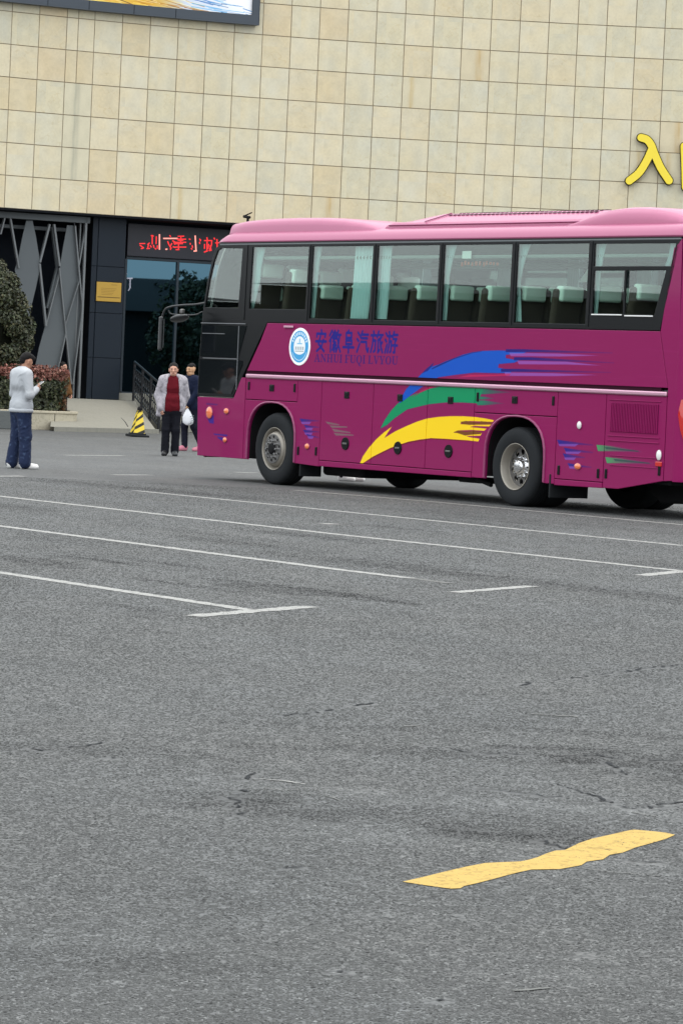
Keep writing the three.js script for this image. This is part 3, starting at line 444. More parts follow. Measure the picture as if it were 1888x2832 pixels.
part(coach, 'roof_fairing', loft(hump.map(([s, t], i) => { const k = i < 3 ? (3 - i) * 0.09 : 0, b = 3.575, q = t - b; return ringAt(s, [[-0.10 - k, b], [-0.115 - k, b + q * 0.45], [-0.14 - k, b + q * 0.72], [-0.19 - k, b + q * 0.9], [-0.30 - k, b + q * 0.985], [-0.6, t + 0.006], [-1.25, t + 0.012]]); })), M.pink, 'smooth pink fairing at the front of the roof');
part(coach, 'roof_hatch', rbox(0.42, 0.05, 1.5, 0.02, 2.32, 3.655, -1.25), M.matte);
{
  const ac = [[2.16, 3.625], [2.20, 3.67], [2.30, 3.705], [2.55, 3.765], [2.80, 3.82], [3.05, 3.846], [3.6, 3.846], [4.6, 3.846], [5.6, 3.846], [6.6, 3.842], [7.2, 3.83]];
  const acM = part(coach, 'air_conditioner', loft(ac.map(([s, t]) => { const q = t - 3.60; return ringAt(s, [[-0.24, 3.59], [-0.235, 3.6 + Math.min(q, 0.06) * 0.6], [-0.245, 3.6 + Math.min(q, 0.065)], [-0.27, 3.6 + Math.min(q, 0.07)], [-0.29, 3.6 + Math.min(q, 0.10)], [-0.62, 3.6 + q * 0.96], [-0.75, t], [-1.25, t + 0.01]]); })), M.pink, 'long pale pink air conditioner box on the roof');
  part(acM, 'shadow_gap', rbox(5.0, 0.012, 0.02, 0.004, 4.75, 3.667, -0.238), M.pinkDark);
  const vents = []; for (let i = 0; i < 34; i++) for (let r = 0; r < 3; r++) vents.push(rbox(0.065, 0.012, 0.05, 0.004, 3.25 + i * 0.095 + r * 0.03, 3.812 + r * 0.016, -0.56 - r * 0.07, 1));
  part(acM, 'vent_grille', vents, std([0.09, 0.06, 0.07], 0.8), 'rows of dark vents');
  part(acM, 'panel_seam', bar([3.02, 3.71, -0.285], [3.18, 3.845, -0.62], 0.008, 6), M.pinkDark);
  const dome = [[6.15, 3.62], [6.4, 3.70], [6.7, 3.785], [7.0, 3.835], [7.3, 3.853], [7.6, 3.85], [7.9, 3.832], [8.15, 3.80], [8.4, 3.745], [8.6, 3.67], [8.68, 3.61]];
  part(coach, 'rear_roof_fairing', loft(dome.map(([s, t]) => { const q = t - 3.59; return ringAt(s, [[-0.20, 3.58], [-0.20, 3.59 + q * 0.3], [-0.225, 3.59 + q * 0.6], [-0.28, 3.59 + q * 0.85], [-0.42, 3.59 + q * 0.97], [-0.7, t], [-1.25, t + 0.012]]); })), M.pink, 'domed pink fairing at the rear of the roof');
  part(coach, 'roof_seam', rbox(2.6, 0.016, 0.02, 0.004, 7.3, 3.60, -0.175), M.gap);
}
// front: bumper, windscreen; rear: corner, rear wall, tail lamps (seen only from other places)
const frontPlan = (off, inset) => { const l = []; for (let i = 0; i <= 6; i++) { const t = Math.PI / 2 * i / 6; l.push([-1.9 - 0.20 * Math.sin(t) + off, -(0.22 * (1 - Math.cos(t))) - inset]); } for (let i = 1; i <= 6; i++) { const t = i / 6; l.push([-2.10 - 0.16 * Math.sin(t * Math.PI / 2) + off, -0.22 - inset + (-1.03 + inset) * t]); } return [...l, ...l.slice(0, -1).reverse().map(([s, z]) => [s, -BW - z])]; };
const frontAt = (y, off, inset = 0) => frontPlan(off, inset).map(([s, z]) => [s, y, z + bow(y)]);
part(coach, 'front_bumper', loft([frontAt(0.31, 0.07, 0.04), frontAt(0.34, 0.03, 0.015), frontAt(0.5, -0.02), frontAt(0.8, -0.035), frontAt(1.05, -0.04), frontAt(1.17, -0.03), frontAt(1.192, 0.0, 0.01), frontAt(1.194, 0.08, 0.08)]), M.plain);
part(coach, 'windscreen', loft([[1.2, 0.0], [1.6, 0.0], [2.0, 0.015], [2.4, 0.055], [2.8, 0.14], [3.1, 0.23], [3.3, 0.32], [3.44, 0.42]].map(([y, o]) => frontAt(y, o, 0.012 + o * 0.1))), M.dark);
for (const z of [-0.35, -2.15]) part(coach, 'headlight', new THREE.SphereGeometry(1, 20, 12).scale(0.05, 0.12, 0.24).translate(-2.2, 0.85, z), M.chrome);
const rearPlan = (off) => { const l = []; for (let i = 0; i <= 8; i++) { const t = Math.PI / 2 * i / 8; l.push([8.80 + (0.24 + off) * Math.sin(t), -(0.26 * (1 - Math.cos(t)))]); } l.push([9.07 + off, -0.8], [9.085 + off, -1.25]); return [...l, ...l.slice(0, -1).reverse().map(([s, z]) => [s, -BW - z])]; };
const rearAt = (y, off = 0) => rearPlan(off).map(([s, z]) => [s, y, z + bow(y)]);
part(coach, 'rear_wall', loft([rearAt(0.47, -0.02), rearAt(0.52), rearAt(1.2), rearAt(2.2, -0.01), rearAt(2.9, -0.04), rearAt(3.45, -0.10)]), M.plain);
part(coach, 'rear_window', plate([[0.4, 2.35], [2.1, 2.35], [2.0, 3.2], [0.5, 3.2]], 0.01, 0, 0).rotateY(Math.PI / 2).translate(9.075, 0, 0).translate(0, 0, 0), M.dark);
for (const z of [0, 1]) {
  const pts = [[1.36, 0], [1.44, 0.12], [1.30, 0.24], [0.98, 0.26], [0.84, 0.2], [0.98, 0.06]], list = [];
  const P = (u) => { const i = Math.min(7.99, u / 0.42 * 8), a = rearPlan(0), k = Math.floor(i), f = i - k; return [a[k][0] + (a[k + 1][0] - a[k][0]) * f, a[k][1] + (a[k + 1][1] - a[k][1]) * f]; };
  const rows = [];
  for (let j = 0; j <= 10; j++) { const y = 1.47 - j * 0.062, e0 = 0.05 + 0.55 * Math.abs(j / 10 - 0.28) * 0.28 + (j > 6 ? (j - 6) * 0.012 : 0), row = []; for (let i = 0; i <= 6; i++) { const q = P(e0 + (0.40 - e0) * i / 6), bump = 0.012 + 0.018 * Math.sin(Math.PI * Math.min(1, i / 6)) * Math.sin(Math.PI * Math.min(1, Math.max(0, j / 10))); row.push([q[0] + bump * 0.7, y, q[1] + bump]); } rows.push(row); }
  const g = loft(rows); if (z) g.scale(1, 1, -1).translate(0, 0, -BW);
  const t = part(coach, 'tail_light', g, M.red, z ? null : 'red tail light at the right edge of the photo');
  const sg = loft(rows.slice(6, 9).map((r) => r.slice(2, 6).map(([a, b, c]) => [a + 0.004, b, c + 0.006]))); if (z) sg.scale(1, 1, -1).translate(0, 0, -BW);
  part(t, 'turn_lens', sg, M.amber);
}
// far side
part(coach, 'far_side_panel', bowed(plate([[-1.95, 0.33], ...arch(-0.07, 0.6, 1.155, 0.33), ...arch(5.635, 0.615, 1.15, 0.33), [7.7, 0.31], [8.8, 0.47], [8.8, 2.3], [-1.95, 2.3]], 0.034, 0, 0), true), M.plain);
part(coach, 'far_window_frame', bowed(plate([[-2.0, 2.3], [8.8, 2.3], [8.8, 3.45], [-1.75, 3.45]], 0.036, 0, 0, [[[-1.8, 2.48], [-1.0, 2.48], [-1.0, 3.36], [-1.65, 3.36]], ...panes.map((p) => pane(p[0], p[1], 2.37)), pane(7.07, 8.5, 2.37)]), true), M.black);
for (const p of [[-1.75, -1.0], ...panes, [7.07, 8.5]]) part(coach, 'far_window_pane', box(p[1] - p[0], 1.0, 0.005, (p[0] + p[1]) / 2, 2.87, -BW + 0.035), phys([0.92, 0.97, 0.95], 0.01, { transmission: 1, thickness: 0 }));
// interior
part(coach, 'cabin_floor', box(10.6, 0.05, 2.38, 3.5, 1.55, -1.25), M.grey);
part(coach, 'cabin_ceiling', box(10.4, 0.03, 2.3, 3.5, 3.42, -1.25), M.lining);
part(coach, 'rear_bulkhead', box(0.04, 1.85, 2.3, 8.72, 2.48, -1.25), M.grey);
for (const z of [-0.32, -2.18]) part(coach, 'luggage_rack', rbox(9.2, 0.05, 0.46, 0.02, 4.0, 3.22, z), M.lining);
part(coach, 'dashboard', rbox(0.5, 0.9, 2.2, 0.1, -1.7, 1.9, -1.25), M.matte);
part(coach, 'steering_wheel', new THREE.TorusGeometry(0.22, 0.02, 8, 24).rotateY(Math.PI / 2).rotateZ(-0.9).translate(-1.35, 2.36, -0.6), M.matte);
const seatBack = mergeVertices(rbox(0.13, 0.80, 0.44, 0.05, 0, 0.40, 0, 3).rotateZ(-0.14)), seatBase = rbox(0.46, 0.16, 0.44, 0.05, -0.22, -0.06, 0, 2), headGeo = rbox(0.15, 0.20, 0.36, 0.035, 0.105, 0.735, 0, 3).rotateZ(-0.06);
function seat(x, z, y) { const s = part(coach, 'seat', merge([seatBack.clone(), seatBase.clone()]), M.seat); s.position.set(x, y, z); part(s, 'headrest_cover', headGeo, M.cover); }
const rowsNear = [[725, 0.30], [811, 0.22], [893, 0], [985, 0], [1071, 0], [1161, 0], [1254, 0], [1359, 0], [1454, 0], [1558, 0], [1663, 0], [1773, 0.03]];
for (const [x, up] of rowsNear) { const s = onBus(x, 800)[0] - 0.44; for (const z of [-0.33, -0.80, -1.70, -2.17]) seat(s, z, 2.02 + up); }
seat(-1.05, -0.55, 2.0);
// curtains: hanging pleats tied back to the pillar
const curtainMat = std([0.60, 0.72, 0.76], 0.9);
function curtain(x0t, x1t, x0m, x1m, x0b, x1b, y0 = 2.38, y1 = 3.38) {
  const rows = []; const n = 40;
  for (let j = 0; j <= 14; j++) { const t = j / 14, y = y1 + (y0 - y1) * t, m = (a, b, c) => t < 0.55 ? a + (b - a) * Math.sin(t / 0.55 * Math.PI / 2) : b + (c - b) * ((t - 0.55) / 0.45); const A = m(x0t, x0m, x0b), B = m(x1t, x1m, x1b), r = []; for (let i = 0; i <= n; i++) { const f = i / n; r.push([A + (B - A) * f, y, -0.10 + 0.022 * Math.sin(f * Math.PI * 2 * 5.5 + 0.4 * Math.sin(y * 3))]); } rows.push(r); }
  part(coach, 'curtain', loft(rows), curtainMat);
}
const C6 = (l) => { const s = (x) => onBus(x, 780)[0] - 0.12; curtain(s(l[0]), s(l[1]), s(l[2]), s(l[3]), s(l[4]), s(l[5]), l[6] ?? 2.38, l[7] ?? 3.38); };
C6([700, 728, 692, 716, 684, 700, 2.5]); C6([866, 884, 862, 874, 856, 870]); C6([978, 1030, 976, 1024, 972, 1018]); C6([1040, 1079, 1038, 1074, 1032, 1070]); C6([1224, 1258, 1220, 1238, 1212, 1236]); C6([1428, 1462, 1422, 1436, 1414, 1444]); C6([1640, 1672, 1636, 1656, 1632, 1652]); C6([1852, 1872, 1848, 1860, 1838, 1850, 3.09]);
for (const l of [[-0.2, 0.1], [1.9, 2.3], [3.5, 3.75], [5.0, 5.3], [6.6, 6.9]]) { const rows = []; for (let j = 0; j < 2; j++) { const r = []; for (let i = 0; i <= 20; i++) r.push([l[0] + (l[1] - l[0]) * i / 20, j ? 2.38 : 3.38, -BW + 0.10 + 0.02 * Math.sin(i * 1.7)]); rows.push(r); } part(coach, 'curtain', loft(rows), curtainMat); }
// a sticker, white sheets standing in for reflections, a small sign behind the glass
const whiteSheet = (x, y, w, h, z = -0.06, k = 0) => { const [s, yy] = onBus(x, y); part(coach, 'sticker_reflection_sheet', plate([[s - w / 2, yy - h / 2], [s + w / 2, yy - h / 2], [s + w / 2, yy + h / 2], [s - w / 2 + k, yy + h / 2]], 0.004, 0, z), M.white); };
whiteSheet(1279.5, 704, 0.20, 0.10); whiteSheet(1472, 748, 0.36, 0.20, -0.9, 0.2); whiteSheet(1747, 734, 0.66, 0.09, -0.9); whiteSheet(1750, 758, 0.7, 0.07, -0.9);
{ const [a, ya] = onBus(1272, 729), [b] = onBus(1378, 729), list = []; let x = a; while (x < b) { const w = rr(0.03, 0.07), h = rr(0.03, 0.06); list.push(box(w, h, 0.004, x, ya + rr(-0.01, 0.01), -0.03)); x += w + rr(0.015, 0.05); } part(coach, 'window_lettering', list, std([0.45, 0.12, 0.08], 0.6), 'tiny red lettering on the fourth window'); }
// running gear
const tyreProfile = [[0.29, 0], [0.30, 0.02], [0.33, 0.035], [0.40, 0.045], [0.465, 0.035], [0.495, 0.012], [0.508, -0.02], [0.51, -0.08], [0.51, -0.20], [0.508, -0.25], [0.49, -0.285], [0.42, -0.30], [0.30, -0.285], [0.29, -0.27]].map(([r, z]) => new THREE.Vector2(r, z));
const tyreGeo = () => { const g = [new THREE.LatheGeometry(tyreProfile, 64).rotateX(Math.PI / 2)]; return g[0]; };
function wheel(x, z, flip, deep, second) {
  const w = new THREE.Group(); w.name = 'wheel'; w.position.set(x, 0.51, z); if (flip) w.rotation.y = Math.PI; coach.add(w);
  part(w, 'tyre', tyreGeo(), M.rubber);
  part(w, 'tread', (() => { const l = []; for (let i = 0; i < 5; i++) l.push(new THREE.TorusGeometry(0.507, 0.008, 5, 64).translate(0, 0, -0.03 - i * 0.05)); return l; })(), M.tread);
  if (second) part(w, 'inner_tyre', tyreGeo().translate(0, 0, -0.34), M.rubber);
  const L = (p, s = 48) => new THREE.LatheGeometry(p.map(([r, zz]) => new THREE.Vector2(r, zz)), s).rotateX(Math.PI / 2);
  const ring = (r, zz, n, rad, dep, mat, name, ph = 0) => { const l = []; for (let i = 0; i < n; i++) { const t = ph + i / n * Math.PI * 2; l.push(new THREE.CylinderGeometry(rad * 0.9, rad, dep, 8).rotateX(Math.PI / 2).translate(Math.cos(t) * r, Math.sin(t) * r, zz)); } return tag(part(w, name, l, mat), null, null, null, 'stuff'); };
  if (deep) {
    part(w, 'rim', L([[0.30, 0.02], [0.305, 0.03], [0.295, 0.034], [0.285, 0.015], [0.275, -0.02], [0.262, -0.06], [0.258, -0.105], [0.22, -0.112]]), M.steelDull, 'deep dished pale rim');
    const s = new THREE.Shape(); s.absarc(0, 0, 0.26, 0, Math.PI * 2); for (let i = 0; i < 10; i++) { const t = i / 10 * Math.PI * 2 + 0.3, h = new THREE.Path(); h.absarc(Math.cos(t) * 0.195, Math.sin(t) * 0.195, 0.042, 0, Math.PI * 2); s.holes.push(h); }
    part(w, 'wheel_disc', new THREE.ExtrudeGeometry(s, { depth: 0.012, bevelEnabled: true, bevelSize: 0.004, bevelThickness: 0.005, bevelSegments: 2, curveSegments: 16 }).translate(0, 0, -0.105), M.steel);
    part(w, 'hub', L([[0, 0.0], [0.06, -0.002], [0.085, -0.012], [0.095, -0.05], [0.105, -0.08], [0.14, -0.088]]), M.chrome);
    part(w, 'rim_back', new THREE.CircleGeometry(0.27, 40).translate(0, 0, -0.16), M.matte);
    ring(0.135, -0.075, 10, 0.015, 0.05, M.chrome, 'wheel_nuts'); ring(0.075, -0.006, 8, 0.009, 0.02, M.steelDull, 'hub_bolts');
  } else {
    part(w, 'rim', L([[0.30, 0.02], [0.305, 0.03], [0.295, 0.034], [0.285, 0.012], [0.27, -0.03], [0.262, -0.06], [0.255, -0.05], [0.245, 0.0], [0.225, 0.035], [0.19, 0.048]]), M.steelDull, 'front rim');
    const s = new THREE.Shape(); s.absarc(0, 0, 0.205, 0, Math.PI * 2); const c = new THREE.Path(); c.absarc(0, 0, 0.085, 0, Math.PI * 2); s.holes.push(c);
    for (let i = 0; i < 10; i++) { const t = i / 10 * Math.PI * 2 + 0.2, h = new THREE.Path(); h.absarc(Math.cos(t) * 0.168, Math.sin(t) * 0.168, 0.024, 0, Math.PI * 2); s.holes.push(h); }
    part(w, 'wheel_disc', new THREE.ExtrudeGeometry(s, { depth: 0.012, bevelEnabled: true, bevelSize: 0.004, bevelThickness: 0.005, bevelSegments: 2, curveSegments: 16 }).translate(0, 0, 0.034), M.steel);
    ring(0.12, 0.066, 10, 0.017, 0.05, M.chrome, 'wheel_nuts');
    part(w, 'hub', L([[0, 0.09], [0.05, 0.088], [0.075, 0.078], [0.085, 0.05], [0.088, 0.0], [0.20, -0.02], [0.25, -0.06]]), M.matte);
  }
}
wheel(0, -0.035, false, false); wheel(BUS.base, -0.035, false, true, true); wheel(0, -BW + 0.035, true, false); wheel(BUS.base, -BW + 0.035, true, true, true);
part(coach, 'axle', [bar([0, 0.5, -0.3], [0, 0.5, -2.2], 0.07), bar([BUS.base, 0.5, -0.3], [BUS.base, 0.5, -2.2], 0.10)], M.matte);
part(coach, 'underbody', [box(1.25, 0.12, 2.2, -1.3, 0.40, -1.25), box(4.3, 0.12, 2.35, 2.8, 0.42, -1.25), box(2.3, 0.12, 2.3, 7.5, 0.48, -1.25), box(10.4, 0.6, 1.0, 3.4, 0.80, -1.25)], M.matte);
part(coach, 'fuel_tank', rbox(1.0, 0.24, 1.9, 0.06, 1.22, 0.30, -1.3), M.matte);
part(coach, 'engine_sump', plate([[7.4, 0.42], [9.0, 0.46], [8.6, 0.22], [7.75, 0.16]], 1.3, 0.02, -0.7), M.matte);
for (const [x, z] of [[0.66, -0.2], [6.40, -0.3]]) part(coach, 'mud_flap', rbox(0.03, 0.30, x > 3 ? 0.62 : 0.36, 0.008, x, 0.30, z), M.rubber);
part(coach, 'chassis_step', [rbox(0.5, 0.08, 0.3, 0.02, 4.35, 0.285, -0.4), bar([4.6, 0.30, -0.2], [4.9, 0.24, -0.2], 0.03)], M.matte);
// mirror on its arm ahead of the windscreen
{
  const m = new THREE.Group(); m.name = 'wing_mirror'; coach.add(m); m.userData.label = 'black wing mirror on a long bent arm';
  const grey = std([0.028, 0.03, 0.032], 0.4), Q = (x, y, out) => { const [s, yy] = onBus(x, y, out); return [s, yy, out]; };
  part(m, 'mirror_arm', [tube([Q(566, 838, 0.04), Q(540, 842, 0.16), Q(505, 844, 0.28), Q(470, 849, 0.38), Q(457, 856, 0.41), Q(450, 872, 0.42), Q(446, 884, 0.42)], 0.014, 60), tube([Q(560, 862, 0.04), Q(542, 870, 0.16), Q(512, 871, 0.27), Q(488, 870, 0.33), Q(470, 866, 0.38), Q(466, 858, 0.40)], 0.010, 50)], grey);
  const h = onBus(444, 922, 0.42); part(m, 'mirror_head', rbox(0.24, 0.50, 0.055, 0.026, 0, 0, 0, 4).rotateY(-0.52).translate(h[0], h[1], 0.42), grey);
  const hg = onBus(447, 922, 0.42); part(m, 'mirror_glass', rbox(0.19, 0.42, 0.008, 0.003).rotateY(-0.52).translate(hg[0] + 0.016, hg[1], 0.42 - 0.028), M.dark);
  const k = onBus(497, 880, 0.3); part(m, 'near_view_mirror', new THREE.SphereGeometry(1, 20, 12).scale(0.17, 0.05, 0.13).rotateZ(0.25).translate(k[0], k[1], 0.3), grey);
  const k2 = onBus(504, 861, 0.3); part(m, 'mirror_clamp', rbox(0.07, 0.07, 0.06, 0.02, k2[0], k2[1], 0.3), M.steel);
}
{ const [s, y] = onBus(688, 592, -1.2); part(coach, 'roof_aerial', [bar([s - 0.14, y - 0.03, -1.2], [s + 0.08, y + 0.02, -1.2], 0.010), bar([s - 0.13, y - 0.035, -1.2], [s + 0.03, y - 0.05, -1.2], 0.022), bar([s - 0.02, y - 0.06, -1.2], [s - 0.02, y - 0.16, -1.2], 0.02)], M.matte); }

// ---------------------------------------------------------------- the station building (local axes at the entrance: x along the front, y up, z towards the car park)
const station = thing('station_building', 'station building with a curved front of cream stone tiles over a dark entrance', 'building', [ENT.o.x, 0, ENT.o.z], ENT.yaw);
const toLocal = (v) => { const d = v.clone().sub(V(ENT.o.x, 0, ENT.o.z)); return V(d.dot(ENT.t), v.y, d.dot(ENT.n)); };
const E3 = (px, py, e) => { const [u, y] = onEnt(px, py, e); return [u, y, -e]; };
const S = {
  joint: std([0.30, 0.24, 0.17], 0.95), navy: std([0.005, 0.008, 0.014], 0.6), navySlab: phys([0.006, 0.012, 0.021], 0.5, { specularIntensity: 0.6 }), black: std([0.006, 0.007, 0.010], 0.8),
  alu: std([0.105, 0.118, 0.125], 0.55, 0.3), aluLight: std([0.17, 0.18, 0.185], 0.45, 0.4), frame: std([0.03, 0.04, 0.05], 0.4, 0.5),
  pane: std([0.062, 0.125, 0.165], 0.01, 1),
  concrete: std(0xffffff, 0.9, 0, { map: worn([0.27, 0.262, 0.225], 0.86, 41) }),
};
const stoneTones = [[0.66, 0.594, 0.427], [0.639, 0.588, 0.433], [0.677, 0.608, 0.442], [0.655, 0.574, 0.402], [0.655, 0.561, 0.378], [0.622, 0.578, 0.438], [0.672, 0.613, 0.455], [0.66, 0.581, 0.41], [0.651, 0.552, 0.375], [0.633, 0.59, 0.447]];
const stoneMats = stoneTones.map((t, k) => {
  const a = tileNoise(64, 100 + k * 7), b = tileNoise(16, 200 + k * 5), c = tileNoise(128, 300 + k);
  const vein = (x, y) => Math.abs(b(x * 4 + 3, y * 4) + 0.35 * a(x * 12, y * 12) - 0.66);
  return std(0xffffff, 0.72, 0, { map: dataTex(256, 256, (i, j) => { const x = i / 256, y = j / 256; let v = 1 + 0.10 * (b(x * 5, y * 5) - 0.5) + 0.07 * (a(x * 22, y * 22) - 0.5) + 0.05 * (c(x * 90, y * 90) - 0.5); const w = vein(x, y); let warm = 0.05 * (b(x * 3 + 9, y * 3) - 0.5); if (k % 2 && w < 0.02) { v *= 0.93; warm += 0.03; } if (c(x * 40 + 7, y * 40) > 0.95) v *= 0.90; return [s8(t[0] * v * (1 + warm)), s8(t[1] * v), s8(t[2] * v * (1 - 2 * warm))]; }) });
});
const streakMat = (base, at, wid, k, sd) => { const a = tileNoise(32, sd), b = tileNoise(64, sd + 1), t = stoneTones[base]; return std(0xffffff, 0.75, 0, { map: dataTex(256, 256, (i, j) => { const x = i / 256, y = j / 256, e = (x - at - 0.03 * (a(y * 5, 3) - 0.5)) / wid, s = Math.exp(-e * e) * (0.5 + 0.9 * a(x * 30, y * 3)) + 0.25 * Math.max(0, b(x * 40, y * 2) - 0.72), v = 1 + 0.08 * (a(x * 6, y * 6) - 0.5) + 0.05 * (b(x * 40, y * 40) - 0.5); return t.map((c, q) => s8(c * v * (1 - s * k[q]))); }) }); };
const greyStreak = streakMat(1, 0.45, 0.09, [0.24, 0.22, 0.20], 811), warmStreak = streakMat(3, 0.6, 0.10, [0.10, 0.20, 0.34], 821), warmStreak2 = streakMat(0, 0.35, 0.07, [0.08, 0.16, 0.30], 831);
const streakAt = { '2,1': greyStreak, '2,2': greyStreak, '2,3': greyStreak, '23,1': warmStreak, '22,2': warmStreak2, '23,2': warmStreak2, '11,4': warmStreak, '6,4': warmStreak2, '14,0': warmStreak2, '16,-1': warmStreak };
{
  // backing wall with thickness, curved in plan
  const us = []; for (let u = -6 * WALL.tw; u <= 30 * WALL.tw + 1e-6; u += WALL.tw / 2) us.push(u);
  const y0 = WALL.top - 5 * WALL.th, y1 = WALL.top + 5 * WALL.th, prof = [[y0, -0.022], [y1, -0.022], [y1, -0.6], [y0, -0.6], [y0, -0.022]];
  const wallMesh = part(station, 'stone_wall', toCreasedNormals(loft(us.map((u) => prof.map(([y, o]) => { const p = toLocal(wallAt(u, y, o)); return [p.x, p.y, p.z]; }))), 0.6), S.joint, 'curved upper wall clad in cream stone tiles');
  const slab = rbox(WALL.tw - 0.022, WALL.th - 0.022, 0.03, 0.004, 0, 0, -0.015, 1), wide = {};
  const geo = (w, h) => { const k = w.toFixed(3) + h.toFixed(3); return wide[k] ?? (wide[k] = (() => { const g = box(w - 0.022, h - 0.022, 0.03, 0, 0, -0.015); const p = g.attributes.position, uv = g.attributes.uv; for (let i = 0; i < p.count; i++) uv.setXY(i, p.getX(i) + 0.5, p.getY(i) + 0.5); return g; })()); };
  const geos = [0, 1, 2, 3].map((k) => { const g = geo(WALL.tw, WALL.th).clone(), uv = g.attributes.uv; for (let i = 0; i < uv.count; i++) { const x = uv.getX(i), y = uv.getY(i); uv.setXY(i, (k & 1 ? 1 - x : x) + k * 0.37, (k & 2 ? 1 - y : y) + k * 0.21); } return g; });
  const place = (m, u, y) => { const p = toLocal(wallAt(u, y, rr(-0.003, 0.003))); m.position.copy(p); m.rotation.y = wallYaw(u) - ENT.yaw + rr(-0.004, 0.004); m.rotation.x = rr(-0.004, 0.004); };
  for (let r = -3; r < 5; r++) for (let c = -5; c < 29; c++) {
    const y = WALL.top - (r + 0.5) * WALL.th;
    const warm = N2(c * 0.33, r * 0.4) + 0.75 * rr(-1, 1) + (c < 12 ? 0.25 : -0.35), k = warm > 0.95 ? [4, 8][Math.floor(rnd() * 2)] : warm > 0.25 ? [3, 7, 0][Math.floor(rnd() * 3)] : warm > -0.5 ? [0, 2, 1, 6][Math.floor(rnd() * 4)] : [1, 5, 9, 6][Math.floor(rnd() * 4)];
    const streaked = streakAt[c + ',' + r], m = streaked ?? stoneMats[k];
    if (c === 2 && r < 1) { const w = WALL.tw * 0.41; place(part(wallMesh, 'stone_panel', geo(w, WALL.th), m), 2 * WALL.tw + w / 2, y); place(part(wallMesh, 'stone_panel', geo(WALL.tw - w, WALL.th), m), 3 * WALL.tw - (WALL.tw - w) / 2, y); continue; }
    place(part(wallMesh, 'stone_panel', streaked ? geo(WALL.tw, WALL.th) : geos[Math.floor(rnd() * 4)], m), (c + 0.5) * WALL.tw, y);
  }
  const upper = []; for (let r = -5; r < -3; r++) for (let c = -5; c < 29; c++) { const o = new THREE.Object3D(); place(o, (c + 0.5) * WALL.tw, WALL.top - (r + 0.5) * WALL.th); o.updateMatrix(); upper.push(geos[0].clone().applyMatrix4(o.matrix)); }
  tag(part(station, 'upper_stone_panels', upper, stoneMats[0]), null, null, null, 'stuff');
  // thin metal drip edge under the lowest row, dark soffit
  const edge = us.map((u) => { const a = toLocal(wallAt(u, y0 - 0.001, 0.004)), b = toLocal(wallAt(u, y0 - 0.001, -2.2)), c = toLocal(wallAt(u, y0 - 0.10, -2.2)), d = toLocal(wallAt(u, y0 - 0.05, 0.004)); return [a, b, c, d, a].map((p) => [p.x, p.y, p.z]); });
  part(station, 'soffit', toCreasedNormals(loft(edge), 0.6), S.black);
}
const FLOOR = 0.75;
